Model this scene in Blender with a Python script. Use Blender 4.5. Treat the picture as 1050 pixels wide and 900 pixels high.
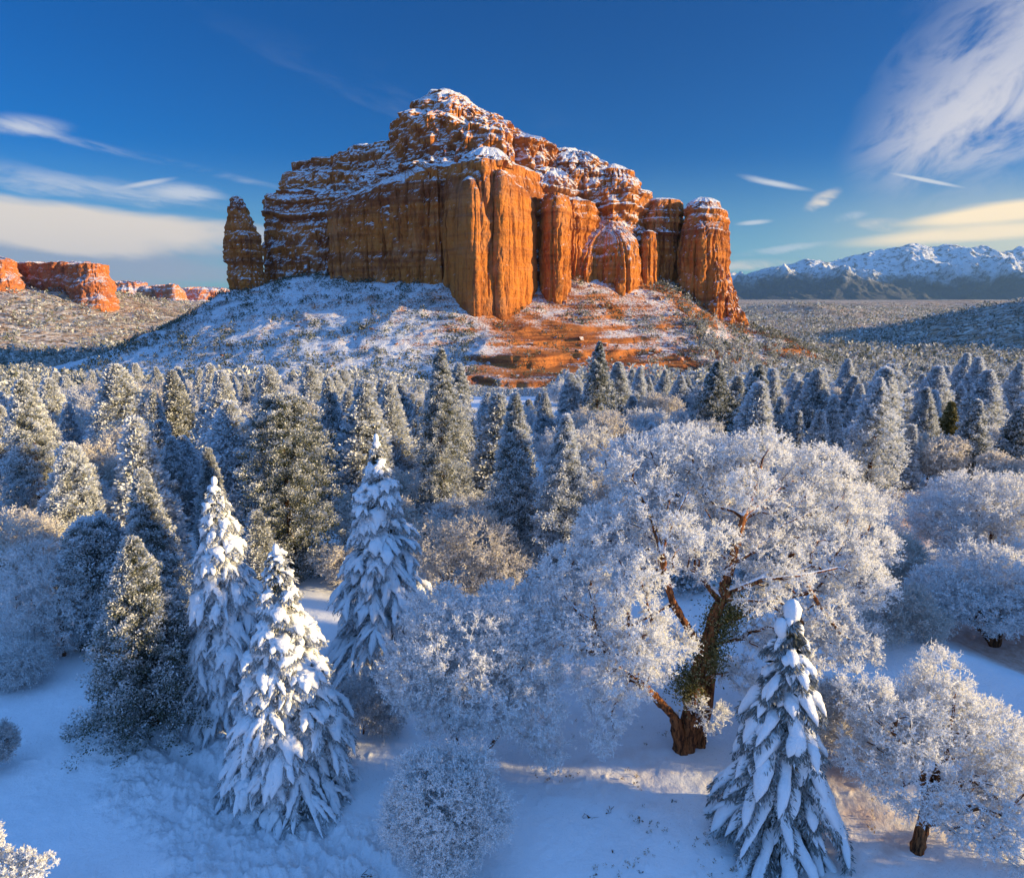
import bpy, math, random
import numpy as np
from math import radians, sin, cos, tan, pi

S = bpy.context.scene
for _o in list(bpy.data.objects):
    bpy.data.objects.remove(_o)
COL = S.collection

# ------------------------------------------------------------------ camera
F = 684.0            # focal length in pixels of a 1050 px wide picture
PITCH = radians(12)
HC = 20.0
cam_d = bpy.data.cameras.new("camera")
cam = bpy.data.objects.new("camera", cam_d)
COL.objects.link(cam)
cam.location = (0, 0, HC)
cam.rotation_euler = (pi / 2 - PITCH, 0, 0)
cam_d.sensor_fit = 'HORIZONTAL'
cam_d.sensor_width = 36
cam_d.lens = 36 * F / 1050
cam_d.clip_start = 0.2
cam_d.clip_end = 80000
S.camera = cam

# ------------------------------------------------------------------ light
SUN_AZ = radians(98)      # clockwise from +Y: low on the right, a little behind the camera
SUN_EL = radians(11)
sun_dir = np.array([sin(SUN_AZ) * cos(SUN_EL), cos(SUN_AZ) * cos(SUN_EL), sin(SUN_EL)])
sun_d = bpy.data.lights.new("sun", 'SUN')
sun_d.energy = 5.0
sun_d.angle = radians(0.6)
sun_d.color = (1.0, 0.73, 0.33)
sun = bpy.data.objects.new("sun", sun_d)
COL.objects.link(sun)
import mathutils
sun.rotation_euler = mathutils.Vector((-sun_dir).tolist()).to_track_quat('-Z', 'Y').to_euler()
sun.location = (100, -30, 60)

S.view_settings.view_transform = 'Standard'
S.view_settings.look = 'None'
S.view_settings.gamma = 1
S.view_settings.exposure = 1.08
S.view_settings.use_curve_mapping = False
S.cycles.max_bounces = 5
S.cycles.diffuse_bounces = 3
S.cycles.glossy_bounces = 1
S.cycles.transmission_bounces = 2
S.cycles.volume_bounces = 0
S.cycles.transparent_max_bounces = 4
S.cycles.use_denoising = True
S.cycles.caustics_reflective = False
S.cycles.caustics_refractive = False


class NT:
    """small helper for node trees"""
    def __init__(s, nt):
        s.nt = nt; s.n = nt.nodes; s.l = nt.links

    def node(s, typ, **kw):
        nd = s.n.new(typ)
        for k, v in kw.items():
            setattr(nd, k, v)
        return nd

    def put(s, sock, v):
        if isinstance(v, bpy.types.NodeSocket):
            s.l.new(v, sock)
        elif v is not None:
            if hasattr(sock, 'default_value') and not isinstance(v, (int, float)) and len(v) == 3 and len(sock.default_value) == 4:
                v = (*v, 1)
            sock.default_value = v

    def m(s, op, a, b=None, c=None, clamp=False):
        nd = s.node('ShaderNodeMath', operation=op, use_clamp=clamp)
        for i, v in enumerate((a, b, c)):
            if v is not None:
                s.put(nd.inputs[i], v)
        return nd.outputs[0]

    def step(s, x, e0, e1):
        nd = s.node('ShaderNodeMapRange', interpolation_type='SMOOTHSTEP')
        s.put(nd.inputs[0], x); s.put(nd.inputs[1], e0); s.put(nd.inputs[2], e1)
        nd.inputs[3].default_value = 0; nd.inputs[4].default_value = 1
        return nd.outputs[0]

    def mix(s, f, a, b, blend='MIX'):
        nd = s.node('ShaderNodeMix', data_type='RGBA', blend_type=blend)
        s.put(nd.inputs[0], f); s.put(nd.inputs[6], a); s.put(nd.inputs[7], b)
        return nd.outputs[2]

    def noise(s, vec, scale, detail=4, rough=0.55, mapping=None, dist=0.0, lac=2.0):
        if mapping is not None:
            mp = s.node('ShaderNodeMapping')
            s.put(mp.inputs['Vector'], vec)
            mp.inputs['Scale'].default_value = mapping
            vec = mp.outputs[0]
        nd = s.node('ShaderNodeTexNoise')
        s.put(nd.inputs['Vector'], vec)
        nd.inputs['Scale'].default_value = scale
        nd.inputs['Detail'].default_value = detail
        nd.inputs['Roughness'].default_value = rough
        nd.inputs['Lacunarity'].default_value = lac
        nd.inputs['Distortion'].default_value = dist
        return nd.outputs[0]

    def attr(s, name):
        nd = s.node('ShaderNodeAttribute', attribute_name=name)
        return nd.outputs['Fac']


# ------------------------------------------------------------------ sky
world = bpy.data.worlds.new("World")
S.world = world
world.use_nodes = True
W = NT(world.node_tree)
W.n.clear()
wout = W.node('ShaderNodeOutputWorld')
bg = W.node('ShaderNodeBackground')
W.l.new(bg.outputs[0], wout.inputs[0])
sky = W.node('ShaderNodeTexSky', sky_type='NISHITA')
sky.sun_disc = False
sky.sun_elevation = SUN_EL
sky.sun_rotation = SUN_AZ
sky.altitude = 1300
sky.air_density = 1.0
sky.dust_density = 0.3
sky.ozone_density = 2.5
hsv = W.node('ShaderNodeHueSaturation')
hsv.inputs['Hue'].default_value = 0.5
hsv.inputs['Saturation'].default_value = 1.6
hsv.inputs['Value'].default_value = 1.0
W.l.new(sky.outputs[0], hsv.inputs['Color'])
skycol = W.mix(1.0, hsv.outputs[0], (0.06, 0.47, 0.72), 'MULTIPLY')
tc = W.node('ShaderNodeTexCoord')
sep = W.node('ShaderNodeSeparateXYZ')
W.l.new(tc.outputs['Generated'], sep.inputs[0])
az = W.m('ARCTAN2', sep.outputs[0], sep.outputs[1])
el = W.m('ARCSINE', sep.outputs[2])
comb = W.node('ShaderNodeCombineXYZ')
W.l.new(az, comb.inputs[0]); W.l.new(el, comb.inputs[1])
ang = comb.outputs[0]


def azel(px, py):
    dx = (px - 525) / F; dy = (450 - py) / F
    v = np.array([dx, cos(PITCH) + dy * sin(PITCH), -sin(PITCH) + dy * cos(PITCH)])
    v /= np.linalg.norm(v)
    return math.atan2(v[0], v[1]), math.asin(v[2])


def field(rot, stretch, scale, seed, detail):
    r = radians(rot)
    u = W.m('ADD', W.m('MULTIPLY', az, cos(r) / stretch), W.m('MULTIPLY', el, sin(r) / stretch))
    v = W.m('SUBTRACT', W.m('MULTIPLY', el, cos(r)), W.m('MULTIPLY', az, sin(r)))
    cb = W.node('ShaderNodeCombineXYZ')
    W.put(cb.inputs[0], u); W.put(cb.inputs[1], v); cb.inputs[2].default_value = seed
    return W.noise(cb.outputs[0], scale, detail, 0.62, dist=0.5)


NF = {'flat': field(-3, 7, 9, 1.3, 5), 'wisp': field(-8, 4, 26, 3.7, 8), 'diag': field(34, 2.2, 20, 6.6, 9)}


def cloud(px, py, wx, wy, rot, nz, thr=0.45, power=1.0, soft=0.7, warp=1.2):
    """a cloud bank centred on a compass bearing and height; sizes in 1/684 radian"""
    a0, e0 = azel(px, py)
    a1, e1 = wx / F, wy / F
    r = radians(rot)
    nz = NF[nz]
    da = W.m('SUBTRACT', az, a0); de = W.m('SUBTRACT', el, e0)
    un = W.m('ADD', W.m('MULTIPLY', da, cos(r) / a1), W.m('MULTIPLY', de, sin(r) / a1))
    vn = W.m('SUBTRACT', W.m('MULTIPLY', de, cos(r) / e1), W.m('MULTIPLY', da, sin(r) / e1))
    vn = W.m('ADD', vn, W.m('MULTIPLY', W.m('SUBTRACT', nz, 0.5), warp * 2.2))
    d = W.m('SQRT', W.m('ADD', W.m('MULTIPLY', un, un), W.m('MULTIPLY', vn, vn)))
    env = W.m('SUBTRACT', 1.0, W.step(d, 1.0 - soft, 1.0))
    body = W.step(nz, thr - 0.11, thr + 0.15)
    return W.m('MULTIPLY', W.m('MULTIPLY', env, body), power)


def wmix(col, masks_col):
    for mk, c in masks_col:
        col = W.mix(mk, col, c)
    return col


CW = 7.0   # cloud radiance scale against the unscaled sky
cream = (0.75 * CW, 0.66 * CW, 0.56 * CW)
grey = (0.34 * CW, 0.36 * CW, 0.44 * CW)
white = (0.62 * CW, 0.64 * CW, 0.68 * CW)
warm = (1.05 * CW, 0.82 * CW, 0.52 * CW)
# pale band low over the horizon, yellow towards the right
lowband = W.m('SUBTRACT', 1.0, W.step(W.m('ABSOLUTE', el), 0.0, 0.20))
skycol = W.mix(W.m('MULTIPLY', lowband, 0.55), skycol, (0.30 * CW, 0.46 * CW, 0.56 * CW))
lb2 = W.m('MULTIPLY', W.m('SUBTRACT', 1.0, W.step(W.m('ABSOLUTE', el), 0.05, 0.16)), W.step(az, 0.30, 0.75))
skycol = W.mix(W.m('MULTIPLY', lb2, 0.75), skycol, (0.85 * CW, 0.70 * CW, 0.42 * CW))
skycol = wmix(skycol, [
    (cloud(60, 262, 330, 42, -3, 'flat', 0.34, 0.85, 0.5), grey),
    (cloud(0, 222, 270, 26, -5, 'flat', 0.30, 0.95, 0.5), cream),
    (cloud(90, 192, 130, 13, -6, 'wisp', 0.45, 0.65, 0.9), white),
    (cloud(150, 162, 150, 5, -9, 'wisp', 0.50, 0.5, 0.9, 0.6), white),
    (cloud(25, 128, 40, 10, 3, 'wisp', 0.46, 0.7, 0.9, 0.6), white),
    (cloud(190, 197, 42, 8, -2, 'wisp', 0.38, 0.75, 0.8), white),
    (cloud(150, 188, 30, 3, 14, 'flat', 0.35, 0.7, 0.9, 0.4), white),
    (cloud(1050, 60, 150, 90, 38, 'diag', 0.40, 0.75, 0.9, 0.5), (0.58 * CW, 0.58 * CW, 0.64 * CW)),
    (cloud(1000, 120, 110, 45, 20, 'diag', 0.41, 0.75, 0.9, 0.5), (0.62 * CW, 0.60 * CW, 0.64 * CW)),
    (cloud(1030, 215, 90, 12, 5, 'flat', 0.32, 0.95, 0.6), warm),
    (cloud(1000, 238, 120, 9, 2, 'flat', 0.42, 0.9, 0.7), warm),
    (cloud(795, 188, 40, 4, -14, 'wisp', 0.36, 0.8, 0.9, 0.7), white),
    (cloud(843, 205, 19, 8, 30, 'wisp', 0.42, 0.9, 0.8), cream),
    (cloud(950, 185, 34, 2, -16, 'flat', 0.25, 0.8, 0.7, 0.2), white),
    (cloud(905, 232, 30, 7, -4, 'wisp', 0.42, 0.95, 0.8), cream),
    (cloud(873, 223, 16, 5, 10, 'wisp', 0.42, 0.8, 0.8), white),
    (cloud(773, 228, 20, 3, 3, 'flat', 0.3, 0.7, 0.8, 0.4), white),
    (cloud(800, 256, 50, 5, 8, 'wisp', 0.42, 0.6, 0.8), white),
    (cloud(765, 272, 60, 6, 0, 'wisp', 0.42, 0.7, 0.8), cream),
    (cloud(400, 90, 330, 40, -12, 'wisp', 0.60, 0.06, 0.9), white),
])
# added brightening behind the viewer and overhead, out of view, lifting the ambient light
fill_glow = W.m('MULTIPLY', W.step(W.m('MULTIPLY', sep.outputs[1], -1.0), -0.35, 0.45), W.step(sep.outputs[2], -0.05, 0.15))
over = W.step(sep.outputs[2], 0.72, 0.92)
skycol = W.mix(W.m('MULTIPLY', W.m('MAXIMUM', fill_glow, over), 0.8), skycol, (0.18 * CW, 0.46 * CW, 1.08 * CW))
W.l.new(skycol, bg.inputs[0])
bg.inputs[1].default_value = 0.08
world.cycles.sampling_method = 'MANUAL'
world.cycles.sample_map_resolution = 512


# ------------------------------------------------------------------ numeric helpers
def ray(px, py):
    dx = (px - 525) / F; dy = (450 - py) / F
    return np.array([dx, cos(PITCH) + dy * sin(PITCH), -sin(PITCH) + dy * cos(PITCH)])


def P(px, py, Y):
    v = ray(px, py)
    return np.array([0, 0, HC]) + v * (Y / v[1])


_rs = np.random.RandomState(7)
_perm = _rs.permutation(256).astype(np.int64)
_perm = np.concatenate([_perm, _perm, _perm])
_g = _rs.normal(size=(256, 3)); _g /= np.linalg.norm(_g, axis=1)[:, None]


def perlin(p):
    p = np.asarray(p, dtype=np.float64)
    i = np.floor(p).astype(np.int64); f = p - i
    i &= 255
    u = f * f * f * (f * (f * 6 - 15) + 10)
    out = 0
    for dx in (0, 1):
        for dy in (0, 1):
            for dz in (0, 1):
                h = _perm[_perm[_perm[(i[..., 0] + dx) & 255] + ((i[..., 1] + dy) & 255)] + ((i[..., 2] + dz) & 255)]
                g = _g[h]
                d = g[..., 0] * (f[..., 0] - dx) + g[..., 1] * (f[..., 1] - dy) + g[..., 2] * (f[..., 2] - dz)
                w = (u[..., 0] if dx else 1 - u[..., 0]) * (u[..., 1] if dy else 1 - u[..., 1]) * (u[..., 2] if dz else 1 - u[..., 2])
                out = out + w * d
    return out * 1.5


def fbm(p, octaves=4, gain=0.5, lac=2.03):
    a, s = 1.0, 0
    p = np.asarray(p, dtype=np.float64)
    for o in range(octaves):
        s = s + a * perlin(p + o * 17.3)
        p = p * lac; a *= gain
    return s


def ridged(p, octaves=4, gain=0.5):
    a, s = 1.0, 0
    p = np.asarray(p, dtype=np.float64)
    for o in range(octaves):
        s = s + a * (1 - 2 * np.abs(perlin(p + o * 11.7)))
        p = p * 2.1; a *= gain
    return s


def xyz(x, y, z=0.0):
    x, y, z = np.broadcast_arrays(x, y, z)
    return np.stack([x, y, z], -1)


def sstep(x, a, b):
    t = np.clip((x - a) / (b - a), 0, 1)
    return t * t * (3 - 2 * t)


def mesh_np(name, V, faces, mats, smooth=False, attrs=None, matidx=None):
    """V (n,3); faces: list of int arrays (m,k)"""
    me = bpy.data.meshes.new(name)
    V = np.ascontiguousarray(V, dtype=np.float32)
    me.vertices.add(len(V))
    me.vertices.foreach_set('co', V.ravel())
    loops = np.concatenate([f.ravel() for f in faces]).astype(np.int32)
    tot = np.concatenate([np.full(len(f), f.shape[1]) for f in faces]).astype(np.int32)
    start = np.concatenate([[0], np.cumsum(tot)[:-1]]).astype(np.int32)
    me.loops.add(len(loops))
    me.loops.foreach_set('vertex_index', loops)
    me.polygons.add(len(tot))
    me.polygons.foreach_set('loop_start', start)
    me.polygons.foreach_set('loop_total', tot)
    me.polygons.foreach_set('use_smooth', np.full(len(tot), bool(smooth)))
    for m in (mats if isinstance(mats, (list, tuple)) else [mats]):
        me.materials.append(m)
    if matidx is not None:
        me.polygons.foreach_set('material_index', matidx.astype(np.int32))
    for k, (dom, arr) in (attrs or {}).items():
        a = me.attributes.new(k, 'FLOAT', dom)
        a.data.foreach_set('value', np.ascontiguousarray(arr, dtype=np.float32).ravel())
    me.update(calc_edges=True)
    return me


def link(name, data, parent=None, loc=(0, 0, 0), rotz=0.0, scale=None):
    o = bpy.data.objects.new(name, data)
    COL.objects.link(o)
    o.location = loc
    o.rotation_euler = (0, 0, rotz)
    if scale is not None:
        o.scale = scale
    if parent is not None:
        o.parent = parent
    return o


def tag(o, label=None, cat=None, group=None, kind=None):
    for k, v in (('label', label), ('category', cat), ('group', group), ('kind', kind)):
        if v:
            o[k] = v
    return o


def grid_faces(nr, nc, wrap=False):
    """rows x cols vertex grid -> quads"""
    r = np.arange(nr - 1)[:, None]
    c = np.arange(nc if wrap else nc - 1)[None, :]
    c2 = (c + 1) % nc
    a = r * nc + c; b = r * nc + c2; d = (r + 1) * nc + c2; e = (r + 1) * nc + c
    return np.stack([a, b, d, e], -1).reshape(-1, 4)


# ------------------------------------------------------------------ materials
def new_mat(name):
    m = bpy.data.materials.new(name)
    m.use_nodes = True
    N = NT(m.node_tree)
    N.n.clear()
    out = N.node('ShaderNodeOutputMaterial')
    return m, N, out


def principled(N, out, col, rough=0.8, spec=0.2, normal=None):
    b = N.node('ShaderNodeBsdfPrincipled')
    N.put(b.inputs['Base Color'], col)
    N.put(b.inputs['Roughness'], rough)
    b.inputs['Specular IOR Level'].default_value = spec
    if normal is not None:
        N.l.new(normal, b.inputs['Normal'])
    N.l.new(b.outputs[0], out.inputs[0])
    return b


def bump(N, h, strength=0.5, dist=1.0, prev=None):
    b = N.node('ShaderNodeBump')
    N.put(b.inputs['Height'], h)
    b.inputs['Strength'].default_value = strength
    b.inputs['Distance'].default_value = dist
    if prev is not None:
        N.l.new(prev, b.inputs['Normal'])
    return b.outputs[0]


def geo(N):
    g = N.node('ShaderNodeNewGeometry')
    return g


def rock_material(name, base=(0.56, 0.195, 0.045), dark=(0.20, 0.06, 0.03), pale=(0.60, 0.30, 0.16), snow_lo=0.55, snow_hi=0.70, scale=1.0):
    m, N, out = new_mat(name)
    g = geo(N)
    pos = g.outputs['Position']
    band = N.noise(pos, 1.0 * scale, 5, 0.6, (0.006, 0.006, 0.16))
    band2 = N.noise(pos, 1.0 * scale, 4, 0.6, (0.05, 0.05, 0.55))
    streak = N.noise(pos, 1.0 * scale, 5, 0.6, (0.35, 0.35, 0.025))
    patch = N.noise(pos, 0.05 * scale, 4, 0.6)
    fine = N.noise(pos, 1.6 * scale, 5, 0.65)
    col = N.mix(N.m('MULTIPLY', N.step(band, 0.46, 0.66), 0.7), base, dark)
    col = N.mix(N.m('MULTIPLY', N.step(band2, 0.5, 0.7), 0.25), col, pale)
    col = N.mix(N.m('MULTIPLY', N.step(streak, 0.50, 0.66), 0.70), col, dark)
    col = N.mix(N.m('MULTIPLY', N.step(patch, 0.5, 0.7), 0.35), col, pale)
    col = N.mix(N.m('MULTIPLY', N.step(fine, 0.55, 0.75), 0.45), col, (0.15, 0.05, 0.025))
    # bump first, so that ledges catch snow
    h = N.m('ADD', N.m('MULTIPLY', N.noise(pos, 0.5 * scale, 6, 0.66, (1, 1, 0.8)), 1.5), N.m('MULTIPLY', band2, 0.35))
    nb = bump(N, h, 0.9, 1.6 / scale)
    sp = N.node('ShaderNodeSeparateXYZ'); N.l.new(g.outputs['Normal'], sp.inputs[0])
    sp2 = N.node('ShaderNodeSeparateXYZ'); N.l.new(nb, sp2.inputs[0])
    nz = N.m('ADD', N.m('MULTIPLY', sp.outputs[2], 0.62), N.m('MULTIPLY', sp2.outputs[2], 0.38))
    nz = N.m('ADD', nz, N.m('MULTIPLY', N.m('SUBTRACT', N.noise(pos, 0.35 * scale, 5, 0.7), 0.5), 0.75))
    sn = N.step(nz, snow_lo, snow_hi)
    # dark scrub poking out of the snow on the flat tops
    scrub = N.step(N.noise(pos, 0.75 * scale, 3, 0.65), 0.58, 0.66)
    sn2 = N.m('MULTIPLY', sn, N.m('SUBTRACT', 1.0, N.m('MULTIPLY', scrub, 0.9)))
    col = N.mix(N.m('MULTIPLY', sn, N.m('MULTIPLY', scrub, 0.6)), col, (0.05, 0.05, 0.025))
    col = N.mix(sn2, col, (0.80, 0.82, 0.86))
    principled(N, out, col, 0.9, 0.1, nb)
    return m


def talus_material(name):
    m, N, out = new_mat(name)
    g = geo(N); pos = g.outputs['Position']
    bare = N.attr('bare')
    sp = N.node('ShaderNodeSeparateXYZ'); N.l.new(g.outputs['Normal'], sp.inputs[0])
    band = N.noise(pos, 1, 4, 0.6, (0.03, 0.03, 0.8))
    fine = N.noise(pos, 0.9, 6, 0.7)
    big = N.noise(pos, 0.06, 4, 0.6)
    rock = N.mix(N.step(band, 0.42, 0.6), (0.56, 0.20, 0.06), (0.26, 0.085, 0.035))
    rock = N.mix(N.m('MULTIPLY', N.step(fine, 0.5, 0.68), 0.5), rock, (0.10, 0.045, 0.025))
    h = N.m('ADD', N.m('MULTIPLY', fine, 1.3), N.m('MULTIPLY', band, 0.5))
    nb = bump(N, h, 0.9, 1.3)
    sp2 = N.node('ShaderNodeSeparateXYZ'); N.l.new(nb, sp2.inputs[0])
    nz = N.m('ADD', N.m('MULTIPLY', sp.outputs[2], 0.7), N.m('MULTIPLY', sp2.outputs[2], 0.3))
    s = N.m('ADD', nz, N.m('MULTIPLY', N.m('SUBTRACT', fine, 0.5), 0.9))
    s = N.m('ADD', s, N.m('MULTIPLY', N.m('SUBTRACT', big, 0.5), 0.4))
    s = N.m('SUBTRACT', s, N.m('MULTIPLY', bare, 0.55))
    sn = N.step(s, 0.66, 0.78)
    scrub = N.step(N.noise(pos, 0.55, 4, 0.7), 0.60, 0.66)
    col = N.mix(sn, rock, (0.80, 0.82, 0.86))
    col = N.mix(N.m('MULTIPLY', scrub, 0.85), col, (0.05, 0.05, 0.03))
    principled(N, out, col, 0.9, 0.1, nb)
    return m


MAT_ROCK = rock_material('red sandstone with snow')
MAT_SUMMIT = rock_material('rubbly red sandstone under snow', base=(0.46, 0.17, 0.06), dark=(0.20, 0.075, 0.035), snow_lo=0.22, snow_hi=0.40)
MAT_TERRACE = rock_material('bedded red sandstone with snowy shelves', snow_lo=0.31, snow_hi=0.46)
MAT_TALUS = talus_material('snowy scree over red rock')
# ------------------------------------------------------------------ butte
def chaikin(p, it=2):
    p = np.asarray(p, float)
    for _ in range(it):
        q = np.roll(p, -1, 0)
        p = np.stack([0.75 * p + 0.25 * q, 0.25 * p + 0.75 * q], 1).reshape(-1, 2)
    return p


def resample(p, step):
    q = np.vstack([p, p[:1]])
    d = np.r_[0, np.cumsum(np.linalg.norm(np.diff(q, axis=0), axis=1))]
    n = max(24, int(d[-1] / step))
    t = np.linspace(0, d[-1], n, endpoint=False)
    return np.stack([np.interp(t, d, q[:, 0]), np.interp(t, d, q[:, 1])], 1)


def strata(z, k=1.0):
    z = np.asarray(z)
    a = perlin(xyz(z * 0.11 * k + 3.1, 0.5, 0.5))
    b = perlin(xyz(z * 0.37 * k + 9.7, 0.5, 0.5))
    c = perlin(xyz(z * 0.95 * k + 1.7, 0.5, 0.5))
    f = lambda v, s: np.tanh(v * s)
    return 0.75 * f(a, 5) + 0.35 * f(b, 6) + 0.12 * f(c, 5)


def rock(outline, z0, ztop, prof=None, dome=3.0, seed=0.0, step=0.75, flute=2.2, fw=11.0, st=0.9, st_top=None,
         rough=0.7, topn=1.5, tilt=(0, 0), k=1.0, lean=(0, 0), crack=1.0, blk=1.0):
    """one mass of rock: a plan outline swept upwards through a profile of scales, fluted, cracked and bedded"""
    pts = resample(chaikin(outline, 2), step)
    C = pts.mean(0)
    n = len(pts)
    tan_ = np.roll(pts, -1, 0) - np.roll(pts, 1, 0)
    nr = np.stack([tan_[:, 1], -tan_[:, 0]], 1)
    nr /= np.linalg.norm(nr, axis=1)[:, None]
    if np.mean(np.sum(nr * (pts - C), 1)) < 0:
        nr = -nr
    prof = prof or [(0, 1.06), (0.15, 1.02), (0.8, 1.0), (0.92, 0.985), (1, 0.95)]
    nv = int((ztop - z0) / step) + 2
    v = np.linspace(0, 1, nv)
    s = np.interp(v, [a for a, b in prof], [b for a, b in prof])
    zt = ztop + (pts[:, 0] - C[0]) * tilt[0] + (pts[:, 1] - C[1]) * tilt[1] + topn * fbm(xyz(pts[:, 0] / 14, pts[:, 1] / 14, seed), 3)
    Z = z0 + v[:, None] * (zt - z0)[None, :]
    X = C[0] + (pts[None, :, 0] - C[0]) * s[:, None] + lean[0] * v[:, None]
    Yv = C[1] + (pts[None, :, 1] - C[1]) * s[:, None] + lean[1] * v[:, None]
    fl = ridged(xyz(X / fw, Yv / fw, Z / 90 + seed), 2)
    ck = perlin(xyz(X / (fw * 0.55), Yv / (fw * 0.55), Z / 120 + seed + 5))
    ck = -np.exp(-(ck / 0.07) ** 2)
    c2 = perlin(xyz(X / (fw * 0.26), Yv / (fw * 0.26), Z / 45 + seed + 9))
    ck = ck - 0.45 * np.exp(-(c2 / 0.09) ** 2)
    det = fbm(xyz(X / 5 * k, Yv / 5 * k, Z / 4 * k + seed), 4, 0.55)
    q1 = perlin(xyz(X / 9, Yv / 9, Z / 16 + seed * 3)) * 3.0
    q1 = np.floor(q1) + sstep(q1 - np.floor(q1), 0.75, 1.0)
    q2 = perlin(xyz(X / 4, Yv / 4, Z / 6 + seed * 7)) * 2.5
    q2 = np.floor(q2) + sstep(q2 - np.floor(q2), 0.7, 1.0)
    det = det + (0.75 * q1 + 0.45 * q2) * blk / max(rough, 0.3)
    stz = strata(Z + (6.0 if st > 1.2 else 1.5) * perlin(xyz(X / 40, Yv / 40, 0.3 + 0 * Z)), k)
    stw = np.ones(nv) if st_top is None else np.interp(v, [0, st_top[0], st_top[0] + 0.04, 1], [0.25, 0.3, 1, 1]) * (st_top[1] if len(st_top) > 1 else 1)
    fade = np.interp(v, [0, 0.75, 1], [1, 1, 0.5])[:, None]
    d = flute * fl * fade + crack * 1.8 * ck * fade + rough * det + st * stz * stw[:, None]
    X = X + nr[None, :, 0] * d; Yv = Yv + nr[None, :, 1] * d
    # cap
    m = max(6, int(np.linalg.norm(pts - C, axis=1).mean() / (step * 1.1)))
    t = np.linspace(0, 1, m + 1)[1:]
    cx, cy = X[-1].mean(), Yv[-1].mean()
    CX = cx + (X[-1][None] - cx) * (1 - t)[:, None]
    CY = cy + (Yv[-1][None] - cy) * (1 - t)[:, None]
    zc = Z[-1].mean()
    CZ = Z[-1][None] * (1 - t)[:, None] ** 0.5 + zc * (1 - (1 - t)[:, None] ** 0.5) + dome * (1 - (1 - t[:, None]) ** 2)
    CZ = CZ + topn * 0.6 * fbm(xyz(CX / 6, CY / 6, seed), 4, 0.6) * np.minimum(1, t * 4)[:, None]
    V = np.stack([np.vstack([X, CX]), np.vstack([Yv, CY]), np.vstack([Z, CZ])], -1).reshape(-1, 3)
    return V, grid_faces(nv + m, n, True)


def rocks_object(name, blocks, mat, parent, label=None):
    Vs, Fs, o = [], [], 0
    for V, Fc in blocks:
        Vs.append(V); Fs.append(Fc + o); o += len(V)
    me = mesh_np(name, np.vstack(Vs), [np.vstack(Fs)], mat, smooth=False)
    ob = link(name, me, parent)
    if label:
        ob['label'] = label
    return ob


def ol(pts, py=240):
    return [P(px, py, Y)[:2] for px, Y in pts]


def zz(py, Y):
    return P(525, py, Y)[2]


butte = link('butte', None)
tag(butte, 'great red sandstone butte with snowy ledges rising behind the forest', 'butte', kind='structure')

TIER = [(0, 1.03), (0.3, 1.02), (0.33, 1.0), (0.6, 0.99), (0.63, 0.97), (0.8, 0.965), (0.83, 0.94), (1, 0.92)]
STEPS = [(0, 1.1), (0.2, 1.05), (0.24, 0.96), (0.45, 0.93), (0.49, 0.82), (0.7, 0.79), (0.74, 0.66), (0.95, 0.60), (1, 0.5)]

# back left terraces
SHELF = [(0, 1.03), (0.62, 1.0), (0.66, 0.975), (0.97, 0.965), (1, 0.93)]
rocks_object('lower_terrace', [
    rock(ol([(270, 462), (279, 446), (300, 438), (345, 436), (420, 440), (480, 520), (290, 520)], 230), 10, zz(197, 446), seed=1, st=2.0, st_top=(0.66, 1.0), flute=2.0, fw=12, topn=2.0, dome=3.5, k=0.8, blk=1.5, rough=1.0),
], MAT_TERRACE, butte)
rocks_object('middle_terrace', [
    rock(ol([(287, 474), (296, 460), (330, 452), (400, 448), (480, 530), (300, 530)], 180), zz(215, 455), zz(174, 456), prof=SHELF, seed=2, st=0.7, flute=2.2, fw=10, topn=2.0, dome=2.5, k=0.8, blk=1.9, rough=1.0),
], MAT_TERRACE, butte)
rocks_object('upper_terrace', [
    rock(ol([(297, 482), (306, 470), (350, 462), (410, 454), (470, 530), (310, 535)], 160), zz(190, 465), zz(157, 468), prof=SHELF, seed=3, st=0.8, flute=2.2, fw=10, topn=2.0, dome=3, tilt=(0.10, 0), k=0.8, blk=1.9, rough=1.0),
    rock(ol([(345, 490), (365, 478), (400, 470), (440, 470), (470, 530), (360, 535)], 150), zz(170, 470), zz(143, 475), prof=SHELF, seed=3.5, st=0.8, flute=1.8, fw=9, topn=2.0, dome=2, tilt=(0.12, 0), k=0.9, blk=1.8, rough=1.0),
], MAT_TERRACE, butte)
# detached spire on the left
rocks_object('spire', [
    rock(ol([(232, 432), (240, 424), (256, 423), (268, 430), (266, 440), (240, 444)], 250), 2, zz(203, 430),
         prof=[(0, 1.35), (0.3, 1.12), (0.6, 1.0), (0.7, 1.02), (0.74, 0.95), (0.8, 0.90), (0.84, 0.78), (0.92, 0.70), (0.97, 0.55), (1, 0.35)],
         seed=4, st=1.0, flute=0.9, fw=7, dome=1.5, topn=0.5, k=1.4, lean=(-2.0, 0)),
], MAT_ROCK, butte)
# long shaded wall
rocks_object('shaded_wall', [
    rock(ol([(336, 428), (341, 412), (372, 404), (410, 392), (448, 380), (480, 392), (500, 440), (420, 470), (350, 450)], 240), 0, zz(187, 398), seed=5, st=0.35, st_top=(0.86, 2.4),
         flute=1.3, fw=11, rough=0.65, topn=2.0, dome=9, tilt=(0.20, -0.02), crack=1.5, blk=0.9),
    rock(ol([(372, 440), (392, 410), (450, 392), (480, 400), (480, 450), (420, 470)], 180), zz(215, 400), zz(170, 408), prof=STEPS, seed=5.5, st=1.5,
         flute=1.2, fw=9, rough=0.9, topn=2.0, dome=4, tilt=(0.12, 0), k=1.3),
], MAT_ROCK, butte)
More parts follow.
